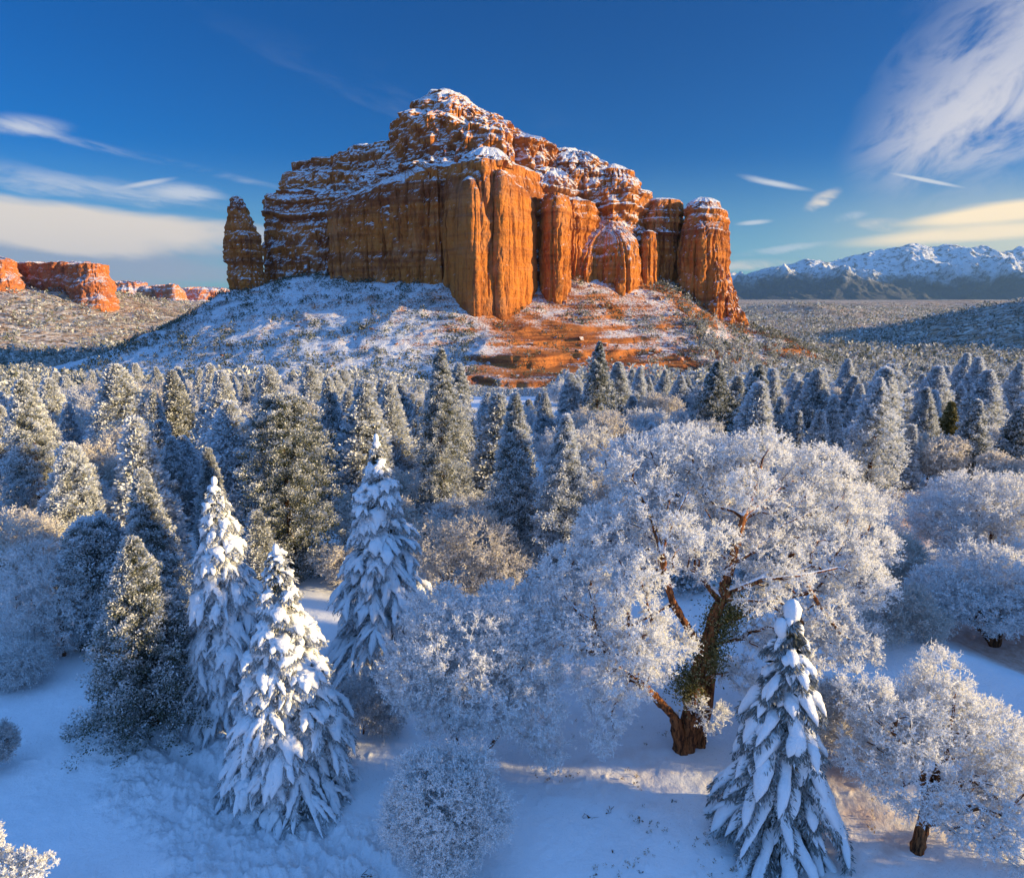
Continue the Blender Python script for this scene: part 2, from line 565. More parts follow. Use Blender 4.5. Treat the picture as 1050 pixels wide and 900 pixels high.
# prow
rocks_object('prow', [
    rock(ol([(454, 380), (460, 372), (478, 362), (492, 356), (503, 358), (512, 364), (540, 382), (553, 394), (562, 412), (560, 440), (465, 430)], 240), -14, zz(168, 374),
         prof=[(0, 1.02), (0.3, 1.03), (0.7, 1.01), (0.88, 0.97), (0.93, 0.94), (1, 0.88)], seed=6, st=0.22, st_top=(0.93, 2.5), flute=1.0, fw=17, rough=0.4, topn=1.0, dome=5.0, crack=1.3, step=0.65, blk=0.4),
    rock(ol([(502, 364), (510, 356), (526, 361), (544, 374), (552, 388), (530, 388)], 240), -18, zz(186, 368),
         prof=[(0, 0.80), (0.2, 1.0), (0.5, 1.08), (0.85, 1.0), (0.95, 0.92), (1, 0.78)], seed=6.4, st=0.15, flute=0.5, fw=16, rough=0.3, topn=1.5, dome=1, tilt=(-0.5, 0), step=0.65, crack=0.6, blk=0.25),
    rock(ol([(465, 370), (472, 358), (484, 353), (495, 356), (498, 366), (474, 376)], 240), -12, zz(186, 361),
         prof=[(0, 1.1), (0.5, 1.07), (0.8, 1.0), (0.93, 0.88), (1, 0.62)], seed=6.8, st=0.12, flute=0.4, fw=12, rough=0.3, topn=0.6, dome=2.5, step=0.65, crack=0.4, blk=0.25),
], MAT_ROCK, butte)
rocks_object('prow_snow_dome', [
    rock(ol([(464, 380), (474, 369), (495, 366), (518, 368), (530, 380), (530, 410), (480, 410)], 160), zz(172, 372), zz(158, 374),
         prof=[(0, 1.0), (0.4, 1.0), (0.7, 0.93), (1, 0.75)], seed=7, st=0.4, flute=0.5, rough=0.3, topn=0.5, dome=6),
], MAT_SUMMIT, butte)
# rising summit
rocks_object('summit', [
    rock(ol([(340, 440), (380, 408), (450, 388), (540, 398), (585, 420), (600, 470), (520, 510), (380, 500)], 180), 60, zz(152, 415), prof=[(0, 1.1), (0.3, 1.02), (0.5, 0.93), (0.7, 0.85), (0.85, 0.72), (1, 0.6)],
         seed=8, st=2.0, flute=2.6, rough=1.3, topn=3.5, dome=9, k=0.6, blk=1.8),
    rock(ol([(520, 440), (535, 424), (575, 420), (625, 430), (650, 450), (640, 500), (540, 500)], 170), 50, zz(163, 430), prof=STEPS,
         seed=12, st=2.0, flute=2.6, fw=12, rough=1.4, topn=3.2, dome=7, tilt=(-0.12, 0), k=0.6, blk=1.8),
    rock(ol([(525, 400), (545, 390), (580, 396), (600, 410), (610, 450), (540, 450)], 200), 20, zz(178, 405), prof=STEPS,
         seed=13, st=2.0, flute=2.2, fw=10, rough=1.2, topn=3.0, dome=5, tilt=(-0.1, 0), k=0.7, blk=1.6),
    rock(ol([(560, 430), (580, 418), (615, 420), (640, 436), (620, 470), (570, 470)], 165), 60, zz(160, 432), prof=[(0, 1.05), (0.6, 1.0), (0.8, 0.9), (1, 0.7)],
         seed=13.5, st=1.6, flute=2.2, fw=10, rough=1.2, topn=2.0, dome=3, tilt=(-0.2, 0), k=0.7, blk=1.6),
], MAT_SUMMIT, butte)
rocks_object('upper_cliff', [
    rock(ol([(402, 440), (410, 422), (432, 412), (468, 408), (510, 404), (560, 420), (602, 450), (575, 500), (440, 500)], 140), zz(180, 420), zz(127, 430),
         prof=[(0, 1.02), (0.5, 1.0), (0.8, 0.97), (0.86, 0.88), (1, 0.70)], seed=9, st=1.5, st_top=(0.7, 1.3), flute=2.8, fw=14, rough=1.2, topn=3.0, dome=6, tilt=(-0.22, 0), k=0.6, blk=2.0),
    rock(ol([(421, 440), (427, 430), (446, 420), (470, 417), (510, 424), (552, 444), (540, 480), (440, 480)], 120), zz(140, 428), zz(111, 436),
         prof=[(0, 1.0), (0.6, 0.98), (0.75, 0.93), (0.8, 0.82), (1, 0.70)], seed=10, st=1.3, flute=2.4, fw=12, rough=1.1, topn=2.4, dome=4, tilt=(-0.34, 0), k=0.6, blk=1.8),
    rock(ol([(436, 442), (442, 433), (462, 428), (500, 436), (532, 456), (490, 472), (444, 462)], 100), zz(118, 436), zz(106, 442),
         prof=[(0, 1.0), (0.6, 0.96), (0.75, 0.84), (1, 0.66)], seed=11, st=0.9, flute=1.6, fw=9, rough=0.9, topn=1.6, dome=1.5, tilt=(-0.22, 0), k=0.7, blk=1.4),
], MAT_TERRACE, butte)
# lit shoulders and fin between prow and tower
rocks_object('shoulder_cliff', [
    rock(ol([(538, 410), (548, 392), (575, 390), (604, 398), (616, 430), (560, 440)], 230), 0, zz(206, 400), seed=14, st=0.6, st_top=(0.8, 2.5), flute=1.8, fw=10, rough=0.6, topn=1.5, dome=3, blk=0.8),
], MAT_ROCK, butte)
rocks_object('fin', [
    rock(ol([(553, 392), (560, 376), (572, 373), (581, 379), (586, 392), (577, 404), (560, 404)], 240), -10, zz(200, 382),
         prof=[(0, 0.55), (0.12, 0.78), (0.35, 1.0), (0.9, 0.98), (0.96, 0.90), (1, 0.8)], seed=16, st=0.3, flute=1.3, fw=8, rough=0.5, topn=0.8, dome=1.0, blk=0.5),
], MAT_ROCK, butte)
rocks_object('buttress', [
    rock(ol([(584, 412), (590, 398), (602, 394), (614, 400), (622, 396), (638, 392), (652, 396), (660, 410), (652, 432), (600, 432)], 250), -8, zz(243, 400), prof=[(0, 1.06), (0.8, 1.0), (0.9, 0.96), (1, 0.86)], seed=17, st=0.5, flute=1.5, fw=10, rough=0.55, topn=2.4, dome=9, tilt=(0.05, 0.25), blk=0.7, crack=1.4),
    rock(ol([(652, 418), (660, 404), (672, 405), (678, 420), (664, 428)], 260), -8, zz(238, 408), prof=[(0, 1.1), (0.6, 1.0), (0.9, 0.92), (1, 0.75)], seed=17.5, st=0.3, flute=0.6, fw=8, rough=0.4, topn=0.8, dome=1.5, blk=0.4),
], MAT_ROCK, butte)
rocks_object('banded_tower', [
    rock(ol([(598, 432), (606, 420), (630, 414), (652, 416), (664, 426), (664, 460), (610, 470)], 230), -5, zz(194, 420), seed=18, st=1.9, flute=1.5, fw=9, rough=1.0, topn=0.8, dome=2, k=0.8),
    rock(ol([(597, 434), (604, 424), (628, 418), (648, 420), (656, 430), (656, 458), (612, 466)], 180), zz(199, 425), zz(171, 425), prof=[(0, 1.0), (0.5, 0.98), (0.55, 0.9), (0.9, 0.84), (1, 0.6)], seed=19, st=1.3, flute=1.0, fw=8, rough=0.9, topn=0.6, dome=4, k=0.9),
], MAT_TERRACE, butte)
rocks_object('column', [
    rock(ol([(656, 436), (664, 424), (680, 420), (692, 424), (700, 440), (690, 460), (662, 458)], 240), -12, zz(206, 430), prof=[(0, 1.12), (0.3, 1.03), (0.85, 1.0), (0.93, 0.95), (1, 0.86)], seed=20, st=0.7, st_top=(0.75, 2), flute=1.2, fw=9, rough=0.6, topn=1.0, dome=2.5, blk=0.8),
], MAT_ROCK, butte)
rocks_object('right_tower', [
    rock(ol([(694, 432), (700, 416), (712, 408), (730, 406), (743, 413), (748, 430), (738, 446), (704, 448)], 260), -22, zz(215, 418),
         prof=[(0, 1.25), (0.15, 1.15), (0.3, 1.06), (0.6, 1.02), (0.82, 0.98), (0.88, 0.90), (1, 0.70)], seed=21, st=0.8, st_top=(0.86, 1.6), flute=1.3, fw=10, rough=0.7, topn=0.7, dome=3.5, blk=0.6),
    rock(ol([(728, 418), (740, 406), (758, 408), (772, 420), (756, 436), (735, 436)], 330), -28, zz(298, 415), prof=[(0, 1.25), (0.5, 1.0), (0.8, 0.8), (1, 0.5)], seed=22, st=0.8, flute=1.4, fw=6, rough=0.9, topn=2.5, dome=1, tilt=(-0.9, 0)),
    rock(ol([(722, 412), (728, 402), (738, 401), (746, 410), (738, 420)], 300), -20, zz(262, 408), prof=[(0, 1.3), (0.5, 1.05), (1, 0.3)], seed=23, st=0.4, flute=0.8, fw=6, rough=0.7, topn=1.2, dome=2),
], MAT_ROCK, butte)
rocks_object('right_tower_cap', [
    rock(ol([(697, 432), (703, 420), (714, 413), (730, 412), (739, 418), (742, 430), (734, 440), (706, 442)], 210), zz(220, 418), zz(207, 420), prof=[(0, 0.9), (0.5, 0.95), (1, 0.8)], seed=24, st=0.3, flute=0.4, rough=0.3, topn=0.3, dome=3.6),
], MAT_SUMMIT, butte)

# talus skirt: thin-plate surface through surveyed points, bedded into ledges
CTL = [(232, 303, 425), (270, 296, 425), (310, 288, 425), (345, 287, 412), (400, 294, 395), (452, 300, 372), (475, 318, 360), (500, 330, 352), (525, 338, 350), (548, 325, 366),
       (575, 300, 385), (600, 287, 398), (650, 291, 405), (690, 300, 408), (720, 318, 405), (745, 338, 402), (775, 350, 402), (810, 352, 405), (850, 370, 405),
       (195, 325, 415), (160, 343, 400), (120, 362, 390), (200, 360, 350), (260, 345, 355), (330, 330, 360), (300, 372, 315), (400, 335, 345), (380, 378, 305), (450, 350, 328),
       (430, 382, 300), (520, 362, 312), (490, 378, 294), (465, 393, 266), (530, 400, 256), (590, 350, 345), (590, 397, 260), (640, 330, 375), (650, 393, 275), (690, 355, 360), (700, 392, 302), (730, 385, 315), (765, 372, 355),
       (800, 392, 330), (850, 398, 350)]
cp = np.array([P(*c) for c in CTL])
extra = [(-255, 325, -25), (-300, 400, -26), (-270, 500, -24), (-110, 250, -24), (0, 228, -24), (100, 240, -24), (180, 300, -26), (230, 400, -26), (210, 500, -24), (150, 580, -24), (0, 620, -24), (-180, 600, -22),
         (-60, 470, 34), (0, 450, 34), (60, 460, 25), (120, 460, 10), (-90, 440, 28)]
cp = np.vstack([cp, np.array(extra, float)])


def tps_fit(xy, z, lam=0.05):
    n = len(xy)
    d = np.linalg.norm(xy[:, None] - xy[None], axis=2) / 100
    K = np.where(d > 0, d * d * np.log(d + 1e-12), 0) + lam * np.eye(n) * 0.01
    Pm = np.c_[np.ones(n), xy / 100]
    A = np.block([[K, Pm], [Pm.T, np.zeros((3, 3))]])
    return np.linalg.solve(A, np.r_[z, 0, 0, 0])


def tps_eval(xy, cxy, w):
    out = np.zeros(len(xy))
    for i in range(len(cxy)):
        d = np.hypot(xy[:, 0] - cxy[i, 0], xy[:, 1] - cxy[i, 1]) / 100
        out += w[i] * d * d * np.log(d + 1e-12)
    return out + w[-3] + w[-2] * xy[:, 0] / 100 + w[-1] * xy[:, 1] / 100


TW = tps_fit(cp[:, :2], cp[:, 2])


def talus_h(x, y):
    sh = np.shape(x)
    xy = np.stack([np.ravel(x), np.ravel(y)], 1)
    z = tps_eval(xy, cp[:, :2], TW).reshape(sh)
    # beyond the skirt keep it under the valley floor
    r = np.hypot((x + 30) / 300, (y - 430) / np.where(y < 430, 235, 210))
    z = z - sstep(r, 0.85, 1.15) * 25
    gul = ridged(xyz(x / 38, y / 38, 3.3), 3)
    z = z + 1.6 * gul * sstep(z, -24, 0) + 0.9 * fbm(xyz(x / 9, y / 9, 1.1), 4)
    # hard beds stand out as ledges in the middle and on the right
    ctr = np.exp(-(((x - 40) / 88) ** 2)) * (0.15 + 0.85 * sstep(375 - y, 0, 60))
    ctr = ctr * sstep(x, -60, -10) * np.clip(0.55 + 0.9 * perlin(xyz(x / 45, y / 45, 9.9)), 0, 1)
    per = 5.6
    zz_ = z + 0.8 * perlin(xyz(x / 30, y / 30, 2.2))
    fr = zz_ / per - np.floor(zz_ / per)
    ter = (np.floor(zz_ / per) + sstep(fr, 0.55, 0.75)) * per
    z = z + (ter - zz_) * np.clip(ctr * 1.15, 0, 0.95)
    return z, ctr


gx = np.arange(-340, 300, 1.0); gy = np.arange(218, 640, 0.9)
GX, GY = np.meshgrid(gx, gy)
TZ, TC = talus_h(GX, GY)
bare = np.clip(TC * 1.15 + 0.9 * sstep(perlin(xyz(GX / 26, GY / 14, 6.6)) , 0.15, 0.45) * sstep(GX, 20, 60) -  0.30 * sstep(-GX, -10, 40) + 0.25 * np.exp(-((GX - 90) / 30) ** 2 - ((GY - 330) / 25) ** 2), 0, 1)
bare = np.maximum(bare, 0.75 * np.exp(-((GX - 20) / 38) ** 2 - ((GY - 345) / 20) ** 2))
bare = bare * np.clip(0.85 + 0.6 * fbm(xyz(GX / 30, GY / 30, 5.5), 3), 0, 1.2)
me = mesh_np('talus_slope', np.stack([GX, GY, TZ], -1).reshape(-1, 3), [grid_faces(len(gy), len(gx))], MAT_TALUS, True, {'bare': ('POINT', bare)})
talus = link('talus_slope', me, butte)
# ------------------------------------------------------------------ the land
PATH_PX = [(1085, 690), (1040, 668), (1005, 652), (965, 637), (930, 625), (905, 600), (905, 570), (920, 545), (935, 525), (930, 505)]
PATH_XY = np.array([(P(px, py, 1)[0] * 0 + (ray(px, py) * (HC / -ray(px, py)[2]))[0], (ray(px, py) * (HC / -ray(px, py)[2]))[1]) for px, py in PATH_PX])


def seg_dist(x, y, pts):
    best = np.full(np.shape(x), 1e9)
    for a, b in zip(pts[:-1], pts[1:]):
        d = b - a; L = d @ d
        t = np.clip(((x - a[0]) * d[0] + (y - a[1]) * d[1]) / L, 0, 1)
        best = np.minimum(best, np.hypot(x - a[0] - t * d[0], y - a[1] - t * d[1]))
    return best


def g0(px, py):
    v = ray(px, py); t = HC / -v[2]
    return np.array([v[0] * t, v[1] * t])


BANK = np.array([g0(885, 655), g0(930, 668), g0(990, 690), g0(1060, 722), g0(1120, 760)])


def gh(x, y):
    x = np.asarray(x, float); y = np.asarray(y, float)
    r = np.hypot(x, y)
    z = -2.0 * sstep(r, 60, 150) - 18 * sstep(r, 138, 262) - 4 * sstep(r, 300, 600)
    near = 1 - sstep(r, 60, 140)
    z = z + near * (0.55 * perlin(xyz(x / 11, y / 11, 0.2)) + 0.18 * perlin(xyz(x / 3.2, y / 3.2, 4.2)))
    # snow bank beside the trail
    bd = seg_dist(x, y, BANK)
    z = z + 1.0 * np.exp(-(bd / 1.7) ** 2)
    pd = seg_dist(x, y, PATH_XY)
    z = z - 0.45 * np.exp(-(pd / 1.6) ** 4)
    # far relief
    far = sstep(r, 450, 1500)
    z = z + far * (14 * ridged(xyz(x / 900, y / 1300, 2.2), 3) - 6) * np.minimum(1, 3000 / (r + 1) + 0.25)
    z = z + sstep(r, 150, 400) * 2.0 * fbm(xyz(x / 70, y / 70, 7.1), 3)

    def hill(cx, cy, h, rx, ry, pw=1.0):
        d = np.hypot((x - cx) / rx, (y - cy) / ry)
        return h * np.clip(1 - d, 0, 1) ** pw * (1 - 0.3 * np.clip(1 - d, 0, 1))
    a = P(30, 300, 860)
    z = z + hill(a[0] - 40, a[1], 72, 330, 400, 1.15) * (1 + 0.12 * ridged(xyz(x / 60, y / 60, 1.2), 3))
    b = P(1165, 330, 640)
    z = z + hill(b[0], b[1], 66, 190, 250, 1.0) * (1 + 0.1 * ridged(xyz(x / 50, y / 50, 6.2), 3))
    c = P(840, 330, 1500)
    z = z + hill(c[0], c[1], 22, 420, 300, 1.2)
    d = P(1000, 325, 2400)
    z = z + hill(d[0], d[1], 30, 900, 400, 1.2)
    e = P(160, 320, 2300)
    z = z + hill(e[0], e[1], 45, 900, 500, 1.2)
    return z


def ground_at(px, py, it=6):
    v = ray(px, py); z = 0.0
    for _ in range(it):
        t = (z - HC) / v[2]
        p = np.array([v[0] * t, v[1] * t]); z = float(gh(p[0], p[1]))
    return p[0], p[1], z


def ground_material():
    m, N, out = new_mat('snow cover and far scrubland')
    g = geo(N); pos = g.outputs['Position']
    farm = N.attr('farland'); path = N.attr('trail'); rough = N.attr('churned'); grit = N.attr('litter')
    n1 = N.noise(pos, 0.8, 5, 0.6)
    n2 = N.noise(pos, 7.0, 5, 0.65)
    n3 = N.noise(pos, 2.6, 4, 0.7)
    snow = N.mix(n1, (0.80, 0.82, 0.86), (0.86, 0.87, 0.89))
    # needles and grit fallen on the snow
    spk = N.step(N.noise(pos, 16, 3, 0.6), 0.63, 0.72)
    snow = N.mix(N.m('MULTIPLY', spk, N.m('MULTIPLY', grit, 0.6)), snow, (0.16, 0.11, 0.08))
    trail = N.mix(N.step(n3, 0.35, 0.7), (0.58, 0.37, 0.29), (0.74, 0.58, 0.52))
    snow = N.mix(path, snow, trail)  # trail colour, also used for the sunlit warmth painted on the snow
    # scrubland far away: snow, red earth, dark juniper
    f1 = N.noise(pos, 0.11, 6, 0.75)
    f2 = N.noise(pos, 0.02, 6, 0.7)
    f3 = N.noise(pos, 0.004, 5, 0.65)
    land = N.mix(N.step(f1, 0.42, 0.58), (0.72, 0.67, 0.60), (0.42, 0.27, 0.17))
    land = N.mix(N.step(N.noise(pos, 0.17, 5, 0.75), 0.52, 0.60), land, (0.06, 0.06, 0.035))
    land = N.mix(N.m('MULTIPLY', N.step(f2, 0.5, 0.62), 0.5), land, (0.10, 0.085, 0.055))
    land = N.mix(N.m('MULTIPLY', N.step(f3, 0.45, 0.65), 0.35), land, (0.35, 0.22, 0.15))
    col = N.mix(farm, snow, land)
    hn = N.m('ADD', N.m('MULTIPLY', n2, N.m('ADD', 0.20, N.m('MULTIPLY', rough, 1.8))), N.m('MULTIPLY', n3, N.m('ADD', 0.25, N.m('MULTIPLY', rough, 1.4))))
    hn = N.m('ADD', hn, N.m('MULTIPLY', N.noise(pos, 30, 3, 0.6), 0.05))
    hn = N.m('MULTIPLY', hn, N.m('SUBTRACT', 1.0, farm))
    hf = N.m('MULTIPLY', N.m('ADD', N.m('MULTIPLY', f1, 8.0), N.m('MULTIPLY', f2, 25.0)), farm)
    nb = bump(N, hn, 0.5, 0.28)
    nb = bump(N, hf, 0.6, 1.0, nb)
    principled(N, out, col, 0.75, 0.12, nb)
    return m


aa = np.concatenate([np.linspace(-pi, -0.95, 90, endpoint=False), np.linspace(-0.95, 0.95, 900, endpoint=False), np.linspace(0.95, pi, 91)])
rr = np.concatenate([[0.5, 2, 4, 6, 8], np.arange(10, 42, 0.13), np.geomspace(42, 24000, 400)])
RR, AA = np.meshgrid(rr, aa, indexing='ij')
gX, gY = RR * np.sin(AA), RR * np.cos(AA)
gZ = gh(gX, gY)
pd = seg_dist(gX, gY, PATH_XY)
trail = np.clip(1.25 - (pd + 0.7 * perlin(xyz(gX / 2, gY / 2, 3.3))) / 2.9, 0, 1)
trail = sstep(trail, 0.15, 0.6)
# sunlit orange painted onto the snow, fainter pinkish tint under the great tree
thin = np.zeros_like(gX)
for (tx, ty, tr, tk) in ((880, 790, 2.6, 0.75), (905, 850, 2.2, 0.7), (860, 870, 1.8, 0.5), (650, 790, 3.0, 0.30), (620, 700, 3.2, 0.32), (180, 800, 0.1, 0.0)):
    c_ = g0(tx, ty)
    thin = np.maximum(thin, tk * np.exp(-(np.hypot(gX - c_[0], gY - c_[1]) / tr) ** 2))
trail = np.maximum(trail, thin * np.clip(0.8 + 0.9 * fbm(xyz(gX / 1.6, gY / 0.9, 6.2), 4), 0, 1.3))  # the trail mask also carries the painted sunlit tint
churn_c = [g0(150, 740), g0(190, 800), g0(240, 860), g0(330, 900)]
cd = seg_dist(gX, gY, np.array(churn_c))
churn = sstep(3.2 - cd + 1.4 * perlin(xyz(gX / 2.4, gY / 2.4, 8.3)), 0, 2.0)
# churned snow and old tracks in the clearing
nearm = 1 - sstep(RR, 38, 44)
gZ = gZ + nearm * (0.028 + 0.34 * churn) * fbm(xyz(gX / 0.75, gY / 0.75, 2.7), 4, 0.6)
lump_ = sstep(perlin(xyz(gX / 0.42, gY / 0.42, 5.9)), 0.42, 0.62) * sstep(perlin(xyz(gX / 3.5, gY / 3.5, 7.7)), 0.0, 0.35)
gZ = gZ + nearm * 0.055 * lump_
for k in range(4):
    arc = [g0(120 + k * 22, 735 + k * 14), g0(200 + k * 22, 780 + k * 5), g0(270 + k * 20, 830 + k * 4), g0(330 + k * 26, 905)]
    q = seg_dist(gX, gY, np.array(arc))
    gZ = gZ - 0.20 * nearm * np.exp(-(q / 0.22) ** 2)
litter = sstep(perlin(xyz(gX / 6, gY / 6, 1.9)) + 0.25, 0.0, 0.6) * (1 - sstep(RR, 60, 80))
farland = sstep(RR, 170, 330)
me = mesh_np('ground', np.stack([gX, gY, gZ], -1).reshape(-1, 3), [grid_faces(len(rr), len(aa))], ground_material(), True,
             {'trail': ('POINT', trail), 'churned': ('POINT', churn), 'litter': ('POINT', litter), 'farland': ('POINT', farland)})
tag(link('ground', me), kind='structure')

# ------------------------------------------------------------------ distant mesas
MAT_MESA = rock_material('distant red cliff', base=(0.56, 0.19, 0.07), dark=(0.34, 0.11, 0.06), pale=(0.60, 0.30, 0.2), scale=0.30, snow_lo=0.55, snow_hi=0.8)
mesa = link('left_mesa', None)
tag(mesa, 'flat topped red mesa on the far left with a snowy rim', 'mesa', kind='structure')


def at_px(lst, py):
    return [P(px, py, Y)[:2] for px, Y in lst]


def zy(py, Y):
    return P(525, py, Y)[2]


rocks_object('cliff', [
    rock(at_px([(66, 850), (72, 812), (92, 800), (108, 812), (113, 850), (108, 960), (70, 960)], 285), -10, zy(271, 815), prof=[(0, 1.25), (0.45, 1.1), (0.75, 1.0), (1, 0.93)], seed=31, st=1.6, flute=3, fw=22, rough=1.5, topn=2.0, dome=2.5, step=1.3, k=0.7),
    rock(at_px([(5, 880), (30, 850), (75, 838), (100, 870), (100, 980), (10, 990)], 285), -10, zy(269, 850), prof=[(0, 1.1), (0.8, 1.0), (1, 0.97)], seed=32, st=1.6, flute=3, fw=22, rough=1.5, topn=2.0, dome=2, step=1.5, k=0.7),
    rock(at_px([(-60, 840), (-30, 800), (0, 792), (16, 805), (22, 850), (0, 930), (-60, 940)], 285), -10, zy(266, 800), prof=[(0, 1.25), (0.45, 1.12), (0.75, 1.0), (1, 0.93)], seed=33, st=1.6, flute=3, fw=22, rough=1.5, topn=2.5, dome=6, step=1.3, k=0.7),
], MAT_MESA, mesa)
mesa2 = link('far_mesa', None)
tag(mesa2, 'row of small far red mesas between the left mesa and the butte', 'mesa', kind='structure')
rocks_object('cliff', [
    rock(at_px([(100, 3000), (112, 2900), (128, 2870), (150, 2900), (160, 3100), (100, 3300)], 300), -60, zy(290, 2900), prof=[(0, 1.5), (0.55, 1.1), (0.6, 1.0), (1, 0.8)], seed=41, st=5, flute=12, fw=70, rough=5, topn=7, dome=8, step=5, k=0.25),
    rock(at_px([(140, 2750), (146, 2660), (154, 2660), (158, 2760), (150, 2850)], 300), -60, zy(294, 2700), prof=[(0, 1.9), (0.45, 1.3), (0.6, 1.0), (1, 0.75)], seed=42, st=4, flute=8, fw=50, rough=4, topn=5, dome=4, step=4, k=0.25),
    rock(at_px([(150, 2950), (165, 2850), (185, 2830), (190, 3000), (160, 3100)], 300), -60, zy(293, 2850), prof=[(0, 1.5), (0.55, 1.1), (0.6, 1.0), (1, 0.8)], seed=43, st=4, flute=9, fw=50, rough=4, topn=5, dome=4, step=4, k=0.25),
    rock(at_px([(168, 2700), (172, 2600), (183, 2600), (186, 2700), (176, 2800)], 300), -60, zy(292, 2650), prof=[(0, 1.9), (0.45, 1.3), (0.6, 1.0), (1, 0.75)], seed=44, st=4, flute=8, fw=50, rough=4, topn=4, dome=4, step=4, k=0.25),
    rock(at_px([(182, 3100), (192, 2950), (215, 2950), (240, 3000), (230, 3300), (185, 3300)], 300), -60, zy(296, 3000), prof=[(0, 1.5), (0.5, 1.15), (0.6, 1.0), (1, 0.85)], seed=45, st=5, flute=12, fw=70, rough=6, topn=7, dome=5, step=5, k=0.25),
], MAT_MESA, mesa2)

# ------------------------------------------------------------------ mountains
SIL = [(730, 292), (760, 284), (790, 276), (805, 274), (822, 268), (850, 271), (880, 262), (905, 256), (925, 252), (945, 254), (965, 252), (985, 257), (1000, 252), (1015, 261), (1030, 259), (1045, 254), (1070, 250), (1110, 256), (1150, 262)]
D0 = 13000.0
sx = np.array([P(px, 300, D0)[0] for px, _ in SIL]); sz = np.array([P(px, py, D0)[2] for px, py in SIL]) + 30
mx = np.linspace(sx[0] - 2500, sx[-1] + 2500, 620); my = np.linspace(D0 - 4200, D0 + 3500, 300)
MX, MY = np.meshgrid(mx, my)
crest = np.interp(mx, np.r_[sx[0] - 2500, sx, sx[-1] + 2500], np.r_[-80, sz, 100])[None, :]
dy_ = (MY - D0 - 350 * perlin(xyz(MX / 2500, 0.3, 0.7))) / np.where(MY < D0, 3800, 3200)
sh = np.clip(1 - np.abs(dy_), 0, 1)
q = xyz(MX / 1500, MY / 2600, 0.4)
rd = ridged(q, 6, 0.55)
MZ = -80 + (crest + 80) * sh ** 1.25 * (1 + 0.0 * rd) + (rd - 0.8) * 290 * np.sin(np.clip(sh, 0, 1) * pi) ** 1.2 + 35 * fbm(xyz(MX / 250, MY / 250, 1.4), 4, 0.6) * sstep(sh, 0.1, 0.9)
m, N, out = new_mat('snowy granite range')
g = geo(N); pos = g.outputs['Position']
sp = N.node('ShaderNodeSeparateXYZ'); N.l.new(pos, sp.inputs[0])
nn = N.noise(pos, 0.0022, 7, 0.7)
n4 = N.noise(pos, 0.009, 6, 0.7)
alt = N.m('ADD', sp.outputs[2], N.m('MULTIPLY', N.m('SUBTRACT', nn, 0.5), 900))
snow = N.m('MULTIPLY', N.step(alt, 180, 560), N.m('SUBTRACT', 1.0, N.m('MULTIPLY', N.step(n4, 0.50, 0.60), 0.85)))
rockc = N.mix(n4, (0.05, 0.06, 0.08), (0.12, 0.12, 0.13))
principled(N, out, N.mix(snow, rockc, (0.8, 0.82, 0.86)), 0.9, 0.1, bump(N, N.m('ADD', N.m('MULTIPLY', nn, 250), N.m('MULTIPLY', n4, 70)), 0.8, 1.0))
me = mesh_np('mountains', np.stack([MX, MY, MZ], -1).reshape(-1, 3), [grid_faces(len(my), len(mx))], m, True)
tag(link('mountains', me), 'jagged snowy blue mountain range on the right horizon', 'mountains', kind='structure')

# the air
hz, N, out = new_mat('cold blue air')
pv = N.node('ShaderNodeVolumePrincipled')
pv.inputs['Color'].default_value = (0.30, 0.58, 1.0, 1)
pv.inputs['Density'].default_value = 1.9e-5
pv.inputs['Anisotropy'].default_value = 0.2
N.l.new(pv.outputs[0], out.inputs['Volume'])
bx = np.array([[x, y, z] for z in (-400, 1500) for y in (-25000, 25000) for x in (-25000, 25000)], float)
fc = np.array([[0, 2, 3, 1], [4, 5, 7, 6], [0, 1, 5, 4], [2, 6, 7, 3], [0, 4, 6, 2], [1, 3, 7, 5]])
tag(link('haze', mesh_np('haze', bx, [fc], hz)), kind='stuff')
# ------------------------------------------------------------------ plant materials
def leaf_material(name, green, frost=(0.80, 0.82, 0.85), transl=0.25, vary=0.0):
    m, N, out = new_mat(name)
    f = N.attr('frost')
    oi = N.node('ShaderNodeObjectInfo')
    f = N.m('ADD', f, N.m('MULTIPLY', N.m('SUBTRACT', oi.outputs['Random'], 0.45), vary), clamp=True)
    col = N.mix(f, green, frost)
    d = N.node('ShaderNodeBsdfDiffuse'); N.put(d.inputs[0], col)
    t = N.node('ShaderNodeBsdfTranslucent'); N.put(t.inputs[0], col)
    mx = N.node('ShaderNodeMixShader'); mx.inputs[0].default_value = transl
    N.l.new(d.outputs[0], mx.inputs[1]); N.l.new(t.outputs[0], mx.inputs[2])
    N.l.new(mx.outputs[0], out.inputs[0])
    return m


def bark_material(name, base=(0.20, 0.085, 0.04), dark=(0.05, 0.025, 0.015), snow=True, fine=1.0):
    m, N, out = new_mat(name)
    t = N.node('ShaderNodeTexCoord'); g = geo(N)
    p = t.outputs['Object']
    n = N.noise(p, 1.0, 5, 0.65, (9 * fine, 9 * fine, 1.6 * fine))
    n2 = N.noise(p, 3.0, 4, 0.6)
    col = N.mix(N.step(n, 0.38, 0.62), dark, base)
    sp = N.node('ShaderNodeSeparateXYZ'); N.l.new(g.outputs['Normal'], sp.inputs[0])
    if snow:
        col = N.mix(N.step(N.m('ADD', sp.outputs[2], N.m('MULTIPLY', N.m('SUBTRACT', n2, 0.5), 0.8)), 0.55, 0.75), col, (0.8, 0.82, 0.85))
    principled(N, out, col, 0.9, 0.1, bump(N, n, 0.9, 0.06))
    return m


